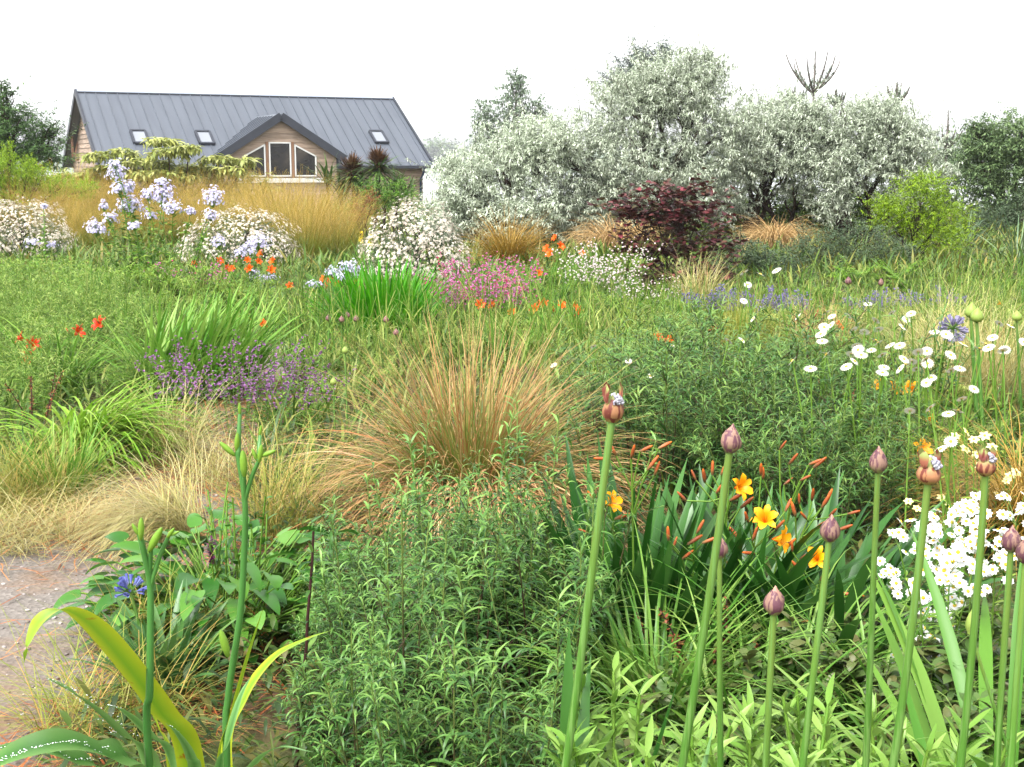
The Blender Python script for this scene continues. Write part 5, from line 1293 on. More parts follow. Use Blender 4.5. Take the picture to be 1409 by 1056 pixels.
# agapanthus (blue) with strap leaves
M_strap = plant_mat('strap_leaf', [c8(70, 112, 66), c8(88, 130, 78), c8(106, 146, 90)], trans=0.28, rough=0.35, spec=0.5, vary=0)
M_bluefl = plant_mat('blue_flower', [c8(112, 118, 190), c8(132, 140, 206), c8(92, 96, 168)], base=c8(150, 156, 190), trans=.25, vary=0, k=0.65)
def agapanthus(label, px, v, head, r=.05, mat=None, n=44, leaves=40, half=True, leafmat=None, hang=.2):
    b = gp(px, v); b = np.array((b[0], b[1], 0)); t = thing('agapanthus', label, 'plant', b); g, gs, gf = G(), G(), G()
    if leaves: tussock(g, leaves, .07, (.2, .33), (.016, .024), (.8, 1.45), (.2, 1.0), 7, 'sword', (0, TAU), .2)
    c = at(head[0], head[1], b[1]) - b; u = np.linspace(0, 1, 8)[:, None]
    tubes(gs, (np.array((c[0] * .3, 0, 0)) * (1 - u) + c * u)[None] + np.array((.0, 0, 0)), np.linspace(.0055, .004, 8), 6)
    d = rng.normal(0, 1, (n, 3)); d[:, 2] = np.abs(d[:, 2]) if half else d[:, 2]; d /= np.linalg.norm(d, axis=1, keepdims=True)
    w = np.linspace(0, 1, 4)[None, :, None]; tubes(gs, c + d[:, None] * w * r * .6, .0011, 3)
    stamp(gf, lathe([(.05, 0), (.08, .2), (.10, .55), (.12, .8), (.18, 1.0)], 5), frames(d), c + d * r * .55, r * .6 * U(.8, 1.1, n), U(0, 1, n))
    if leaves: part('leaves', g, leafmat or M_strap, t)
    part('scape', gs, M_scape, t); part('flower_head', gf, mat or M_bluefl, t)
M_scape = plant_mat('scape', [c8(78, 124, 56), c8(94, 142, 68)], tip=c8(120, 150, 82), tip_at=(.75, 1), base=c8(66, 112, 50), trans=0, rough=0.42, spec=0.5, vary=0.12, spots=(c8(116, 156, 92), 260, .5, .03), k=.48)
agapanthus('small blue agapanthus flower beside the path with grey green strap leaves', 228, 955, (180, 815), .045, n=34, leaves=70)
M_greylil = plant_mat('grey_lilac_flower', [c8(160, 152, 190), c8(184, 178, 208), c8(140, 134, 168)], trans=.25, vary=0, k=0.65)
agapanthus('grey lilac globe flower on a tall green stem among the daisies', 1325, 600, (1312, 452), .07, M_greylil, 90, 0, False)

# row of violet flowers at the back of the daisies
M_violet = plant_mat('violet_flower', [c8(124, 116, 158), c8(146, 138, 180), c8(110, 100, 138)], trans=.25, vary=.05, k=0.60)
def violet_kind():
    t = thing('violet_perennial', 'violet perennial', 'plant'); gs, gf, gl = G(), G(), G(); n = 20
    b, a = disc(n, .22); P = spikes(gs, gf, b, a, n, .5, BELL, 14, (.02, .35), .75, size=.022)
    leaves_on(gl, P, 12, .05, .7, .1, .014, (.3, 1.1), (.3, 1.2), 'leaf', 3)
    part('stems', gs, M_stem, t); part('leaves', gl, M_midgreen, t); part('blossom', gf, M_violet, t); return t
K_violet = Kind(violet_kind(), violet_kind())
for px, v in ((985, 462), (1022, 464), (1060, 460), (1085, 462), (1196, 456), (1225, 455), (1290, 452)):
    K_violet.put_xy(px, v, 'violet flowered perennial in the row behind the daisies', group='violet perennials behind the daisies', sc=rng.uniform(.65, .85))

# ------------------------------------------------------------------ daisies
M_daisy = plant_mat('daisy_petal', [c8(228, 224, 206), c8(236, 234, 222)], trans=.2, vary=.06, k=.66)
DAISY = star(17, 1, .26, .12, .35, 3, 'petal')
def daisy_kind(h, yaw, tiltv, pet=15, r=.025):
    t = thing('daisy', 'daisy', 'flower'); g = G(); P = arcs(np.zeros((1, 3)), yaw, 1.45, h, .12, 6); tubes(g, P, np.linspace(.004, .003, 7), 5)
    gl = G(); leaves_on(gl, P, 12, .05, .7, .07, .012, (.2, 1.0), (.4, 1.2), 'leaf', 3)
    c = P[0, -1]; d = np.array((math.cos(yaw) * tiltv, math.sin(yaw) * tiltv - .1, 1.0))
    M = frames(d[None]); gp2 = G(); stamp(gp2, DAISY, M, c[None], r); gd = G(); stamp(gd, lathe([(.26, -.05), (.25, .08), (.16, .16), (0, .19)], 10), M, c[None], r)
    part('stem', g, M_stem, t); part('leaves', gl, M_midgreen, t); part('petals', gp2, M_daisy, t); part('disc', gd, M_disc, t)
    t['h'] = c[2]; return t
K_daisy = Kind(*[daisy_kind(.6, y, tv) for y, tv in ((0.3, .5), (2.0, .9), (3.6, .6), (4.6, .9), (5.4, .7), (1.0, 1.1), (2.7, 1.3), (4.2, .3))])
def daisies(pts, label, group, z=.6):
    for px, v in pts:
        p = gp(px, v, z); K_daisy.put((p[0], p[1], 0), label, group, rz=rng.uniform(-.6, .6), sc=z / .6 * rng.uniform(.94, 1.04))
daisies([(1017, 376), (1052, 377), (1097, 375)], 'daisy held tall in front of the dark shrubs, one of the highest three', 'three tallest daisies', .82)
daisies([(1023, 390), (1010, 404), (1077, 405), (1065, 426)], 'daisy just below the three tallest daisies, over the violet flowers', 'daisies over the violet flowers', .7)
daisies([(1200, 414), (1225, 415), (1160, 426), (1168, 428), (1235, 432), (1210, 447), (1180, 446), (1198, 452), (1215, 465), (1180, 464), (1240, 470), (1260, 472), (1285, 460), (1262, 478), (1163, 480), (1172, 482), (1210, 486), (1218, 488), (1240, 482), (1262, 474), (1275, 472), (1278, 488), (1252, 490), (1128, 434), (1142, 470), (1120, 478), (1300, 470), (1385, 462), (1388, 464), (990, 458), (975, 462), (1130, 500), (1300, 452), (1360, 440), (1330, 500), (1195, 500)],
        'white daisy in the drift over the long grassy bed', 'drift of white daisies', .68)
daisies([(int(a), int(b)) for a, b in zip(U(1120, 1405, 30), U(425, 500, 30))], 'white daisy in the drift over the long grassy bed', 'drift of white daisies', .7)
daisies([(1268, 508), (1290, 514), (1288, 522), (1317, 526), (1254, 562), (1316, 570), (1330, 568), (1302, 568), (1344, 548), (1338, 610), (1310, 590)], 'large white daisy nearer than the drift, beside the tall stemmed buds', 'nearer white daisies', .6)
daisies([(912, 470), (905, 490), (935, 476), (960, 470), (840, 480), (830, 478), (782, 502), (865, 492), (890, 505), (870, 510)], 'small white daisy dotted in the pale meadow bed behind the bronze tussock', 'daisies in the meadow bed', .5)

# ------------------------------------------------------------------ white flower mass near the right edge
def white_mass():
    b = gp(1322, 980); b = np.array((b[0], b[1], 0)); t = thing('white_flowered_plant', 'sprawling plant massed with small white daisy like flowers behind the tall stems', 'plant', b)
    fl = G(); M0 = frames(np.array([[0, 0, 1.0]]), np.zeros(1)); a = np.arange(9) / 9 * TAU
    ribbons(fl, np.zeros((9, 3)), a, np.full(9, .1), .018, .0105, .5, 3, 'petal', m=0)
    stamp(fl, lathe([(.0055, 0), (.005, .003), (0, .0045)], 7, m=1), M0, np.zeros((1, 3)))
    me = mesh_of('flower', fl, [M_white, M_disc]); gs, gl = G(), G(); extra = G()
    cl = [(1290, 745, 16, 26), (1330, 690, 20, 16), (1400, 700, 14, 22), (1262, 722, 10, 12), (1310, 720, 30, 16), (1340, 740, 24, 18), (1300, 775, 26, 20), (1265, 760, 16, 12), (1225, 782, 12, 8), (1240, 800, 14, 9), (1222, 800, 8, 8), (1285, 812, 30, 14), (1330, 800, 24, 16), (1270, 838, 26, 12), (1300, 850, 22, 12), (1262, 872, 20, 12), (1280, 890, 26, 12), (1250, 905, 20, 10), (1295, 912, 16, 10), (1240, 925, 12, 10), (1256, 946, 8, 6), (1310, 880, 14, 12), (1370, 770, 24, 22), (1395, 745, 16, 20), (1240, 735, 10, 8)]
    n_done = 0
    for px, v, rx, rv in cl:
        dy = rng.uniform(-.25, .35); c = at(px, v, b[1] + dy) - b; k = b[1] / F; m = max(4, int(rx * rv / 26))
        s = np.array((c[0] * .6 + rng.normal(0, .05), dy * .7, 0)); u = np.linspace(0, 1, 7)[:, None]
        P = s * (1 - u) + (c - (0, 0, .05)) * u; tubes(gs, P[None], np.linspace(.003, .0018, 7), 4); leaves_on(gl, P[None], 34, .1, .95, .07, .011, (0, .9), (.4, 1.3), 'leaf', 3, .15)
        for _ in range(m):
            o = np.array((rng.uniform(-rx, rx) * k, rng.uniform(-.08, .08), rng.uniform(-rv, rv) * k)); d = np.array((rng.normal(0, .4), rng.normal(-.55, .4), .75))
            tubes(gs, np.array([[c - (0, 0, .05), c + o * .5 - (0, 0, .02), c + o]]), .001, 3)
            if n_done < 100: child_mesh('flower', me, t, c + o, d, rng.uniform(.75, 1.1))
            else: stamp(extra, fl, frames(d[None] / np.linalg.norm(d)), (c + o)[None], rng.uniform(.75, 1.1))
            n_done += 1
    part('stems', gs, M_stem, t); part('leaves', gl, M_midgreen, t)
    if extra.n: part('flowers', extra, [M_white, M_disc], t)['kind'] = 'stuff'
white_mass()
M_primrose = plant_mat('primrose_petal', [c8(240, 226, 150), c8(246, 238, 190)], trans=.3, vary=0, k=0.75)
def primrose():
    b = gp(1350, 790); b = np.array((b[0], b[1], 0)); t = thing('yellow_daisy_plant', 'plant with small pale yellow starry flowers above the white flower mass', 'plant', b); gs, gl = G(), G()
    g0 = star(6, .02, .011, .2, .5, 3, 'petal'); stamp(g0, lathe([(.004, 0), (.003, .004), (0, .005)], 6, m=1), frames(np.array([[0, 0, 1.0]])), np.zeros((1, 3))); me = mesh_of('flower', g0, [M_primrose, M_disc])
    for px, v in ((1296, 685), (1306, 698), (1328, 618), (1345, 625), (1355, 600), (1330, 595), (1390, 655), (1398, 650), (1385, 662), (1365, 615), (1350, 640), (1250, 690), (1262, 700), (1340, 605), (1372, 680), (1314, 600)):
        dy = rng.uniform(-.2, .3); c = at(px, v, b[1] + dy) - b; u = np.linspace(0, 1, 6)[:, None]; P = np.array((c[0] * .5, dy * .5, 0)) * (1 - u) + c * u
        tubes(gs, P[None], .0018, 4); leaves_on(gl, P[None], 16, .1, .9, .06, .012, (0, .9), (.4, 1.2), 'leaf', 3); child_mesh('flower', me, t, c, (rng.normal(0, .4), -.5, .8), rng.uniform(.9, 1.3))
    part('stems', gs, M_stem, t); part('leaves', gl, M_midgreen, t)
primrose()

# ------------------------------------------------------------------ yellow lily clump with dark strap leaves
M_darkstrap = plant_mat('dark_strap_leaf', [c8(38, 80, 34), c8(50, 96, 42), c8(64, 112, 52), c8(86, 132, 72)], trans=0.3, rough=0.33, spec=0.5, vary=0)
clump('strap_leaved_clump', 'dark green clump of broad upright strap leaves behind the yellow lilies', 870, 895,
      [(95, .24, (.42, .66), (.026, .042), (1.0, 1.5), (.0, .5), None, 'sword', .2), (50, .26, (.3, .5), (.028, .042), (.6, 1.2), (.2, 1.0), None, 'sword', .2)], M_darkstrap)
clump('strap_leaved_clump', 'lower dark green strap leaved clump between the yellow lilies and the white flowers', 1120, 905,
      [(90, .26, (.36, .6), (.028, .042), (.7, 1.4), (.2, .9), None, 'sword', .2)], M_darkstrap)
clump('strap_leaved_clump', 'middle dark green strap leaved clump under the open yellow lilies', 1000, 885,
      [(70, .22, (.36, .58), (.028, .042), (.8, 1.45), (.1, .8), None, 'sword', .2)], M_darkstrap)
M_arch = plant_mat('arching_blade', [c8(78, 128, 56), c8(104, 152, 72), c8(130, 172, 92), c8(156, 186, 112)], trans=0.35, rough=0.38, vary=0)
clump('grassy_daylily_foliage', 'fountain of narrow arching green blades below the orange lily buds', 905, 1010,
      [(200, .1, (.4, .68), (.008, .014), (.9, 1.5), (.7, 2.2), None, 'blade', .25)], M_arch)
clump('grassy_daylily_foliage', 'second fountain of narrow arching blades, between the tall stems and the white flowers', 1100, 980,
      [(190, .12, (.38, .66), (.007, .013), (.8, 1.45), (.9, 2.3), None, 'blade', .25)], M_arch)
def golden_lilies():
    b = gp(985, 905); b = np.array((b[0], b[1], 0)); t = thing('yellow_lily', 'yellow and orange lilies with many narrow orange buds on branching stalks', 'plant', b); gs = G()
    def stalk(px, v, dy, fl=(), buds=(), root=.5):
        c = at(px, v, b[1] + dy) - b; s = np.array((c[0] * root, dy * .6, 0)); u = np.linspace(0, 1, 9)[:, None]; P = s * (1 - u) + c * u; P[:, 2] = c[2] * (1 - (1 - u[:, 0]) ** 1.25)
        tubes(gs, P[None], np.linspace(.0042, .0022, 9), 5)
        for (fx, fv, fd) in fl:
            e = at(fx, fv, b[1] + dy - .03) - b; q = P[6]; tubes(gs, np.array([[q, q * .4 + e * .6 + (0, 0, -.01), e]]), .002, 4); child_mesh('flower', ME_LILY_Y, t, e, fd, rng.uniform(.9, 1.1))
        for (fx, fv, dx, dz) in buds:
            e = at(fx, fv, b[1] + dy + rng.uniform(-.03, .03)) - b; q = P[rng.integers(5, 8)]; d = np.array((dx, rng.uniform(-.5, .2), dz)); tubes(gs, np.array([[q, q * .5 + e * .5 - d * .012, e + d * .002]]), .0024, 4); child_mesh('bud', ME_BUD, t, e, d, rng.uniform(.75, 1.2))
    stalk(835, 672, -.1, [(833, 696, (.6, -.6, .5))], [(818, 690, -.5, .8), (845, 715, .8, .4), (812, 735, -.7, .3)], .8)
    stalk(868, 620, -.2, [], [(848, 628, -.4, .8), (868, 632, .2, 1), (880, 622, .8, .5), (905, 618, .9, .45), (900, 655, .3, .9), (838, 632, -1, .1), (890, 648, .6, .8)], .9)
    stalk(1003, 665, 0, [(1010, 672, (.5, -.7, .3))], [(970, 665, -.2, 1), (980, 655, 0, 1), (958, 662, -.4, .9), (985, 680, .4, .9), (945, 690, -.7, .7), (1018, 700, .6, .6), (992, 655, .3, 1), (1003, 690, .6, .5)])
    stalk(1050, 690, -.05, [(1053, 720, (-.2, -.7, .6))], [(1030, 720, -.3, .8), (1035, 745, .2, .7), (1066, 730, .5, .7), (1080, 705, .4, .8), (1047, 655, -.1, 1), (1020, 745, -.5, .6)])
    stalk(1105, 655, .05, [], [(1085, 640, .5, .8), (1072, 620, .5, .85), (1078, 668, .75, .6), (1100, 662, .8, .5), (1118, 645, .75, .7), (1050, 660, -.1, 1), (1112, 640, .9, .5)])
    stalk(1120, 700, -.1, [(1125, 772, (-.3, -.7, .5))], [(1100, 695, -.1, 1), (1117, 690, 0, 1), (1130, 700, .4, .9), (1140, 712, .5, .8), (1165, 708, .9, .35), (1110, 715, -.5, .6), (1095, 712, -.3, .9), (1135, 695, .3, .9), (1152, 730, .8, .4), (1120, 730, .6, .5)])
    stalk(955, 740, -.15, [], [(920, 745, -.1, 1), (926, 755, .3, .9), (945, 750, .8, .5), (965, 748, .9, .4), (938, 770, .6, .6), (958, 735, .4, .8)], .9)
    stalk(1140, 815, -.15, [], [(1155, 816, 1, .0), (1170, 818, 1, -.1), (1095, 855, 1, .1), (1090, 760, -.1, 1), (1105, 790, -.6, .7), (1128, 800, .5, .7)], .9)
    stalk(1085, 745, -.1, [(1062, 742, (.7, -.5, .1))], [(1080, 755, .5, .7), (1040, 762, -.8, .2), (1100, 770, .6, .5)], .9)
    part('stalks', gs, M_stem, t)
golden_lilies()

# ------------------------------------------------------------------ tall round stems with papery buds
M_budskin = plant_mat('papery_bud', [c8(138, 104, 108), c8(158, 126, 112), c8(146, 140, 96)], tip=c8(190, 146, 128), tip_at=(.6, 1), base=c8(132, 140, 84), base_at=(0, .35), trans=.2, rough=.5, vary=.1, spots=(c8(108, 72, 82), 240, .46, .12), k=0.62, sat=1.0)
M_budsplit = plant_mat('split_bud', [c8(164, 96, 84), c8(180, 130, 96), c8(150, 84, 88)], tip=c8(150, 160, 96), tip_at=(.45, .8), base=c8(156, 150, 84), base_at=(0, .25), trans=.2, rough=.5, vary=.1, spots=(c8(120, 66, 56), 180, .5, .2), k=0.62, sat=1.0)
M_greybud = plant_mat('grey_floret', [c8(168, 164, 184), c8(186, 186, 196), c8(150, 150, 156)], trans=.2, vary=0, k=0.70)
M_greenbud = plant_mat('green_bud', [c8(150, 178, 100), c8(168, 190, 118)], trans=.2, vary=.05)
def bud_shape(r, h, k=20): return lathe([(.0055, 0), (r * .62, h * .06), (r * .95, h * .22), (r * 1.0, h * .38), (r * .86, h * .58), (r * .55, h * .76), (r * .22, h * .9), (r * .08, h * 1.0), (0, h * 1.03)], k, wob=.1)
def tall_bud(label, head, foot, Y, dia, r, h, style='closed', lean=(0, 0)):
    """head and foot in the picture at the plant's distance; the stem runs on down to the soil"""
    c, f0 = at(head[0], head[1], Y), at(foot[0], foot[1], Y)
    k = c[2] / (c[2] - f0[2]); b = c + (f0 - c) * k; b[2] = 0
    t = thing('allium', label, 'flower', b); gs, gb = G(), G()
    u = np.linspace(0, 1, 14)[:, None]; cc = c - b; P = cc * u; bow = np.sin(PI * u[:, 0]) * rng.uniform(.006, .022) + np.sin(PI * 3 * u[:, 0] + rng.uniform(0, 6)) * .0025 * u[:, 0] * (1 - u[:, 0]) * 4; P[:, 0] += bow; P[:, 1] += bow * rng.uniform(-1, 1)
    tubes(gs, P[None], np.linspace(dia * .62, dia * .38, 14) * (1 + rng.normal(0, .025, 14)), 14)
    stem = part('stem', gs, M_scape, t)
    d = (P[-1] - P[-2]); d /= np.linalg.norm(d); d = d + np.array((lean[0], lean[1], 0)); M = frames(d[None], np.array([rng.uniform(0, 6)]))
    stamp(gb, bud_shape(r, h), M, (cc - d * .002)[None]); bud = part('bud', gb, M_budsplit if style == 'split' else M_budskin, t)
    if style == 'split':
        # torn papery sheath curling off, grey florets pushing out
        gf = G(); n = 60; q = rng.normal(0, 1, (n, 3)); q[:, 2] = np.abs(q[:, 2]) * .8 + .2; q[:, 0] = np.abs(q[:, 0]) + .1; q /= np.linalg.norm(q, axis=1, keepdims=True)
        stamp(gf, lathe([(.2, 0), (.5, .5), (.42, 1.0), (0, 1.3)], 5), frames(q), cc + np.array((0, 0, h * .52)) + q * r * .72, r * .3 * U(.7, 1.2, n), U(0, 1, n))
        part('florets', gf, M_greybud, bud)
        gh = G(); a = np.array((.4, 2.2, 3.9)); ribbons(gh, cc + np.stack((np.cos(a) * r * .7, np.sin(a) * r * .7, np.full(3, h * .5)), -1), a, np.full(3, 1.3), h * .75, r * .9, -.5, 4, 'petal', keel=.3); part('sheath', gh, M_budsplit, bud)
    return t
ALL = [('tallest bud stem, its split bud showing grey florets over the bronze tussock edge', (842, 578), (770, 1056), 1.32, .0125, .0098, .027, 'split'),
       ('tall stem with a pointed closed bud just above the first open yellow lily', (1004, 620), (929, 1056), 1.38, .0125, .0098, .027, 'closed'),
       ('shorter stem half behind the pointed bud stem, its small pale bud among orange buds', (990, 765), (972, 1056), 1.6, .0105, .009, .026, 'closed'),
       ('straight stem with a smooth mauve bud rising between the orange lilies and white flowers', (1208, 648), (1175, 1056), 1.7, .012, .0105, .031, 'closed'),
       ('stem with a ragged red and green split bud before the white flower mass', (1277, 664), (1215, 1056), 1.4, .0125, .0115, .026, 'split'),
       ('stem with a brown splitting bud crossing the middle of the white flower mass', (1356, 652), (1306, 1056), 1.45, .0125, .0095, .022, 'split'),
       ('stem with a mottled brown bud close beside the hanging yellow lily', (1141, 742), (1096, 1056), 1.4, .0115, .0098, .026, 'closed'),
       ('shortest stem with a pointed striped pink bud low among the arching blades', (1065, 842), (1044, 1056), 1.3, .0105, .0095, .026, 'closed'),
       ('stem with an olive pink bud, second from the edge of view beside the white flowers', (1391, 756), (1356, 1056), 1.45, .0115, .0098, .026, 'closed'),
       ('outermost stem at the very edge of view with its bud partly cut off', (1411, 772), (1380, 1056), 1.42, .0115, .0098, .027, 'closed')]
for l, hd, ft, Y, dia, r, h, st in ALL: tall_bud(l, hd, ft, Y, dia * .84, r * 1.15, h * 1.15, st)
def small_bud(label, px, v, foot, Y, r, h, mat, dia=.007, group=None):
    c, f0 = at(px, v, Y), at(foot[0], foot[1], Y); k = c[2] / (c[2] - f0[2]); b = c + (f0 - c) * k; b[2] = 0
    t = thing('allium', label, 'flower', b, 0, group); gs, gb = G(), G(); u = np.linspace(0, 1, 10)[:, None]; P = (c - b) * u; tubes(gs, P[None], np.linspace(dia * .6, dia * .42, 10), 8)
    stamp(gb, bud_shape(r, h, 10), frames(np.array([[0, 0, 1.0]])), (c - b)[None]); part('stem', gs, M_scape, t); part('bud', gb, mat, t)
small_bud('far green bud stem at the edge of view, higher of the close pair', 1336, 438, (1342, 540), 7.0, .035, .085, M_greenbud, .022)
small_bud('far green bud stem at the edge of view, lower of the close pair', 1344, 444, (1349, 540), 6.8, .035, .08, M_greenbud, .022)
small_bud('far bud stem by the edge of view with a grey green bud', 1399, 442, (1402, 500), 7.5, .03, .06, M_greenbud, .016)
small_bud('slender pale pink bud on a stem in front of the grey shrubs', 1167, 392, (1166, 430), 9.5, .025, .06, M_budskin, .014)
small_bud('slender grey bud on a stem beside the three tallest daisies', 1212, 394, (1211, 420), 9.5, .02, .06, M_budskin, .012)
small_bud('slender long green bud leaning among the white flowers', 1336, 872, (1372, 985), 1.9, .009, .04, M_greenbud, .006)
for px, v in ((452, 442), (470, 444), (478, 438), (490, 443), (531, 444), (545, 462)):
    small_bud('small grey mauve bud on a thin stem in front of the vivid sword leaved clump', px, v, (px + 1, v + 60), 9.6 - (v - 440) * .02, .022, .05, M_budskin, .011, 'mauve buds before the sword leaved clump')
for lab, px, v in (('pale green bud rising in the meadow bed right below the sword leaved clump', 475, 487), ('pale green bud in the meadow bed beside the catmint spikes', 459, 530), ('yellowish bud on a thin stem over the lime green daylily leaves', 208, 585), ('yellowish bud on a thin stem above the arching pale hair grass', 252, 592)):
    small_bud(lab, px, v, (px + 2, v + 70), 6.6, .018, .04, M_greenbud, .009)

# brown forked twig in the daisy bed
def twig():
    b = gp(1110, 560); b = np.array((b[0], b[1], 0)); t = thing('forked_twig', 'dark brown forked twig standing out of the pale daisy bed', 'twig', b); g = G()
    c = lambda px, v: at(px, v, b[1]) - b
    tubes(g, np.array([[(0, 0, 0), c(1111, 490), c(1110, 465), c(1114, 448), c(1121, 436)]]), np.array((.008, .007, .006, .005, .003)), 6); tubes(g, np.array([[c(1110, 458), c(1104, 452), c(1099, 445)]]), np.array((.005, .004, .003)), 6)
    part('twig', g, M_darkstem, t); gb = G(); stamp(gb, BUD, frames(np.array([[-.4, 0, 1.0], [.4, 0, .9]])), np.stack((c(1099, 446), c(1121, 437))), 1.2); part('bud', gb, M_rust, t)
twig()

# ------------------------------------------------------------------ big daylily plant at the near left corner
M_bigleaf = plant_mat('big_daylily_leaf', [c8(84, 136, 76), c8(112, 162, 98), c8(136, 178, 118)], trans=.35, rough=.3, spec=.5, vary=0)
M_yelleaf = plant_mat('yellowing_leaf', [c8(132, 176, 70), c8(164, 192, 78), c8(188, 200, 84)], tip=c8(150, 186, 84), tip_at=(.6, 1), base=c8(112, 160, 62), base_at=(0, .3), trans=.4, rough=.35, vary=0, spots=(c8(156, 112, 56), 40, .66))
M_drop = noise_mat('rain_drop', [(.85, .88, .9), (.9, .92, .94)], rough=.05, spec=1.0)
def spline(pts, n=16):
    P = np.asarray(pts, float); m = len(P); Q = np.concatenate((2 * P[:1] - P[1:2], P, 2 * P[-1:] - P[-2:-1])); out = []
    for i in range(m - 1):
        a, b_, c, d = Q[i:i + 4]
        for s in np.linspace(0, 1, n, endpoint=(i == m - 2)): out.append(.5 * (2 * b_ + (c - a) * s + (2 * a - 5 * b_ + 4 * c - d) * s ** 2 + (3 * b_ - a - 3 * c + d) * s ** 3))
    return np.array(out)
M_greenbud2 = plant_mat('daylily_green_bud', [c8(128, 170, 78), c8(144, 182, 92)], tip=c8(120, 160, 70), trans=.15, rough=.35, vary=0)
M_scape2 = plant_mat('bluish_scape', [c8(78, 128, 72), c8(90, 140, 80)], trans=0, rough=.35, spec=.5, vary=0)
def near_daylily():
    b = np.array((at(262, 1056, 1.75)[0], 1.75, 0.0)); t = thing('large_daylily', 'large daylily at the near corner with long wet leaves, one yellowing, and two budded stalks', 'plant', b)
    P3 = lambda pts: [at(x, v, Y) - b for x, v, Y in pts]
    def leaf(pts, w, mat, root=(0, 0), drops=0, keel=.22, lab=None, twist=0.0):
        q = P3(pts); r = np.array((root[0], root[1], 0.0)); m = r * .5 + np.array(q[0]) * .5; m[2] += 0
        S = spline([r, m] + q, 10); g = G(); ribbon_pts(g, S[None], w, 'blade', keel=keel, twist=twist, edge=True); o = part('leaf', g, mat, t, lab)
        if drops:
            gd = G(); i = rng.integers(int(len(S) * .45), len(S) - 3, drops); tan = np.gradient(S, axis=0)[i]; tan /= np.linalg.norm(tan, axis=1, keepdims=True); sd = np.cross(tan, (0, 0, 1.0)); sd /= np.linalg.norm(sd, axis=1, keepdims=True) + 1e-9; nn = np.cross(sd, tan); ww = w * prof_w('blade', i / len(S))
            k = U(-.42, .42, drops); pos = S[i] + sd * (k * ww)[:, None] + nn * ((np.abs(k) * 2 - 1) * .22 * ww / 2)[:, None] + nn * .0006
            stamp(gd, lathe([(0, -.3), (.8, -.1), (1, .2), (.7, .6), (0, .8)], 6), frames(nn), pos, U(.0005, .0011, drops)); part('rain_drops', gd, M_drop, o)
    leaf([(262, 1050, 1.72), (222, 975, 1.66), (170, 905, 1.58), (122, 853, 1.5), (85, 836, 1.45), (55, 852, 1.4), (38, 885, 1.38), (33, 912, 1.38)], .048, M_yelleaf, (.0, 0), lab='long arching yellowing leaf', twist=-.15)
    leaf([(210, 1060, 1.7), (165, 1005, 1.6), (118, 962, 1.5), (80, 940, 1.45), (62, 933, 1.42)], .05, M_bigleaf, (-.02, 0), 90, twist=.4)
    leaf([(195, 1070, 1.6), (150, 1035, 1.5), (100, 1018, 1.4), (50, 1024, 1.32), (0, 1045, 1.27), (-40, 1075, 1.25)], .058, M_bigleaf, (-.03, -.02), 160, twist=.6)
    leaf([(150, 1085, 1.55), (95, 1040, 1.45), (40, 1025, 1.4), (-20, 1032, 1.35)], .042, M_bigleaf, (-.04, -.02), 80, twist=.6)
    leaf([(240, 1060, 1.8), (205, 1010, 1.76), (170, 978, 1.7), (140, 968, 1.66)], .036, M_bigleaf, (0, .03), 70)
    leaf([(235, 1055, 1.85), (218, 1000, 1.85), (196, 955, 1.83), (178, 940, 1.8)], .018, M_yelleaf, (0, .03))
    leaf([(300, 1060, 1.75), (318, 985, 1.75), (340, 905, 1.74), (362, 838, 1.72)], .022, M_yelleaf, (.03, 0), lab='narrow upright yellow streaked leaf')
    leaf([(310, 1050, 1.8), (335, 960, 1.82), (375, 905, 1.85), (420, 880, 1.88), (455, 868, 1.9)], .03, M_yelleaf, (.04, .02))
    leaf([(300, 1080, 1.7), (312, 1020, 1.7), (330, 960, 1.72), (346, 930, 1.74)], .024, M_bigleaf, (.03, -.02))
    leaf([(270, 1090, 1.65), (262, 1040, 1.6), (245, 1010, 1.55), (228, 995, 1.5)], .022, M_bigleaf, (.0, -.03), 30)
    leaf([(330, 1100, 1.7), (350, 1050, 1.66), (385, 1028, 1.6), (430, 1035, 1.55)], .024, M_bigleaf, (.05, -.02))
    gb0 = lathe([(.0, 0), (.003, .003), (.0052, .014), (.0052, .026), (.003, .036), (0, .04)], 8)
    me_b = mesh_of('bud', gb0, [M_greenbud2])
    def scape(pts, w, buds, br):
        q = P3(pts); S = spline([np.array((q[0][0] * .8, q[0][1] * .5, 0.0))] + q, 8); g = G(); tubes(g, S[None], np.linspace(w, w * .62, len(S)), 10)
        for a, c in br:
            A, Bq = P3([a, c]); tubes(g, spline([A, (A + Bq) / 2 + np.array((0, 0, .004)), Bq], 5)[None], np.linspace(w * .62, w * .45, len(spline([A, (A + Bq) / 2, Bq], 5))), 8)
        o = part('stalk', g, M_scape2, t)
        for x, v, Y, dx, dz, s in buds:
            e = P3([(x, v, Y)])[0]; child_mesh('bud', me_b, o, e - np.array((dx, 0, dz)) * .006, (dx, -.1, dz), s)
    scape([(206, 1060, 1.62), (206, 950, 1.6), (207, 850, 1.6), (206, 800, 1.6), (196, 752, 1.59), (192, 735, 1.59)], .0056, [(189, 733, 1.59, -.4, .9, .5), (194, 738, 1.585, .1, 1, .8), (207, 755, 1.59, .5, .85, 1.0), (232, 738, 1.6, .5, .7, .5), (238, 735, 1.6, .9, .4, .4)], [((206, 795, 1.6), (208, 756, 1.59)), ((207, 805, 1.6), (231, 740, 1.6))])
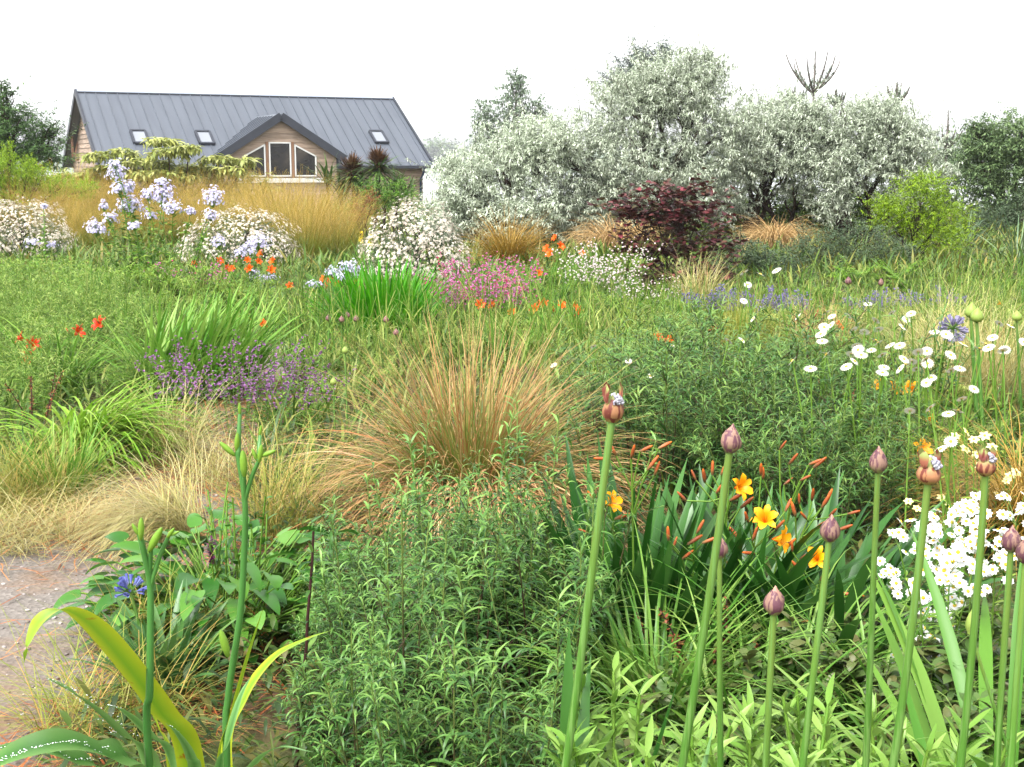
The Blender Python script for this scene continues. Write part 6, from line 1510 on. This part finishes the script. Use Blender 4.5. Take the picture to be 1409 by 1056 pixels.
    scape([(312, 1060, 1.75), (314, 960, 1.75), (330, 850, 1.74), (336, 760, 1.73), (337, 692, 1.72), (327, 622, 1.72)], .0058, [(320, 624, 1.72, -.7, .7, .75), (326, 616, 1.72, .1, 1, .7), (336, 652, 1.71, 0, 1, 1.0), (357, 632, 1.71, .2, 1, .7), (364, 626, 1.71, 1, .4, .6), (352, 630, 1.71, -.3, .9, .5), (330, 566, 1.73, 0, 1, .45), (358, 596, 1.73, .2, 1, .45), (313, 900, 1.72, -.2, 1, 1.1)], [((336, 690, 1.72), (356, 634, 1.71)), ((328, 624, 1.72), (330, 570, 1.73)), ((356, 634, 1.71), (358, 600, 1.73)), ((336, 690, 1.72), (336, 655, 1.71))])
near_daylily()

# ------------------------------------------------------------------ pale leaves along the near edge on the right
M_bright = plant_mat('bright_lance_leaf', [c8(112, 158, 76), c8(138, 178, 96), c8(162, 196, 120)], trans=.4, rough=.35, vary=0)
M_glauc = plant_mat('glaucous_blade', [c8(116, 160, 108), c8(134, 174, 122), c8(148, 184, 134)], trans=.3, rough=.35, vary=0)
def near_leafy(label, px, Y, h, n, rad):
    b = np.array((at(px, 1056, Y)[0], Y, 0)); t = thing('lance_leaved_plant', label, 'plant', b); gs, gl = G(), G()
    p, a = disc(n, rad); P = arcs(p, a, U(1.25, 1.5, n), U(.8, 1.05, n) * h, U(-.1, .1, n), 6); tubes(gs, P, .0035, 5)
    leaves_on(gl, P, 34, .3, 1, .105, .019, (.35, 1.0), (.2, .8), 'leaf', 5, .2, shrink=.3); part('stems', gs, M_stem, t); part('leaves', gl, M_bright, t)
near_leafy('bright light green whorled leafy plant at the near edge under the shortest bud stem', 1010, 2.05, .5, 11, .12)
near_leafy('bright light green leafy plant at the near edge beside the bud stems', 1085, 2.1, .52, 9, .1)
near_leafy('small bright leafy plant at the near edge under the mottled bud', 945, 2.2, .42, 5, .06)
near_leafy('larger light green leafy plant at the near edge between the mauve and mottled buds', 1150, 2.3, .5, 10, .12)
near_leafy('light green leafy plant at the near edge right beside the tallest bud stem', 850, 2.35, .48, 9, .1)
near_leafy('light green leafy plant at the near edge under the ragged red bud', 1240, 2.35, .44, 9, .1)
clump('grassy_daylily_foliage', 'third low fountain of narrow arching blades, under the shortest bud', 1010, 1060,
      [(150, .12, (.3, .55), (.008, .013), (.8, 1.45), (.8, 2.2), None, 'blade', .25)], M_arch)
clump('grassy_daylily_foliage', 'low fountain of narrow arching blades below the white flower mass', 1210, 1030,
      [(150, .12, (.3, .55), (.008, .013), (.8, 1.45), (.8, 2.2), None, 'blade', .25)], M_arch)
def blades_near(label, px, Y, n, L, W, mat, el=(1.0, 1.5), dr=(0, .5), rb=.06):
    clump('broad_bladed_plant', label, 0, 0, [(n, rb, L, W, el, dr, None, 'sword', .2)], mat, loc=(at(px, 1056, Y)[0], Y))
blades_near('few broad grey green blades at the near edge between the first two bud stems', 905, 1.95, 7, (.4, .58), (.02, .03), M_glauc)
blades_near('broad grey green blades at the near edge below the mauve bud', 1150, 1.95, 12, (.4, .55), (.02, .028), M_glauc)
blades_near('broad green blades with pale tips at the near edge below the ragged bud', 1215, 1.9, 8, (.36, .5), (.02, .028), M_bigleaf)
blades_near('yellowish broad blades at the near edge below the brown splitting bud', 1290, 1.9, 9, (.35, .5), (.026, .036), M_yelleaf)
blades_near('lush broad green blades at the near corner under the outermost bud stems', 1375, 2.0, 40, (.45, .72), (.016, .028), M_arch, (.6, 1.4), (.3, 1.3), .1)
blades_near('leafy broad blades at the near corner behind the outermost bud stems', 1410, 2.5, 40, (.5, .9), (.026, .04), M_arch, (.6, 1.4), (.2, 1.2), .14)
blades_near('dark broad blades rising through the arching fountain at the near edge', 800, 2.3, 10, (.4, .62), (.028, .04), M_darkstrap)
M_dull = plant_mat('dull_compound_leaf', [c8(62, 92, 50), c8(80, 110, 60), c8(100, 126, 78), c8(110, 108, 76)], trans=.25, rough=.4, vary=.05)
K_low = Kind(*[leafy(14, .26, .2, .075, .036, 12, M_dull, M_stem_dark, (.1, .9), 2, .12, name='low_leafy_plant', S=4, keel=.15, prof='oval', droop=(.3, 1.0)) for _ in range(3)])
for px, v in ((900, 1110), (1090, 1060), (1180, 1060), (1260, 1080), (1170, 985), (1240, 1010), (1310, 1040), (850, 1190), (1190, 1180)):
    K_low.put_xy(px, v, 'low dull green leafy plant in the shade beneath the tall bud stems', group='low plants beneath the bud stems', sc=rng.uniform(.8, 1.15))
haze_box()
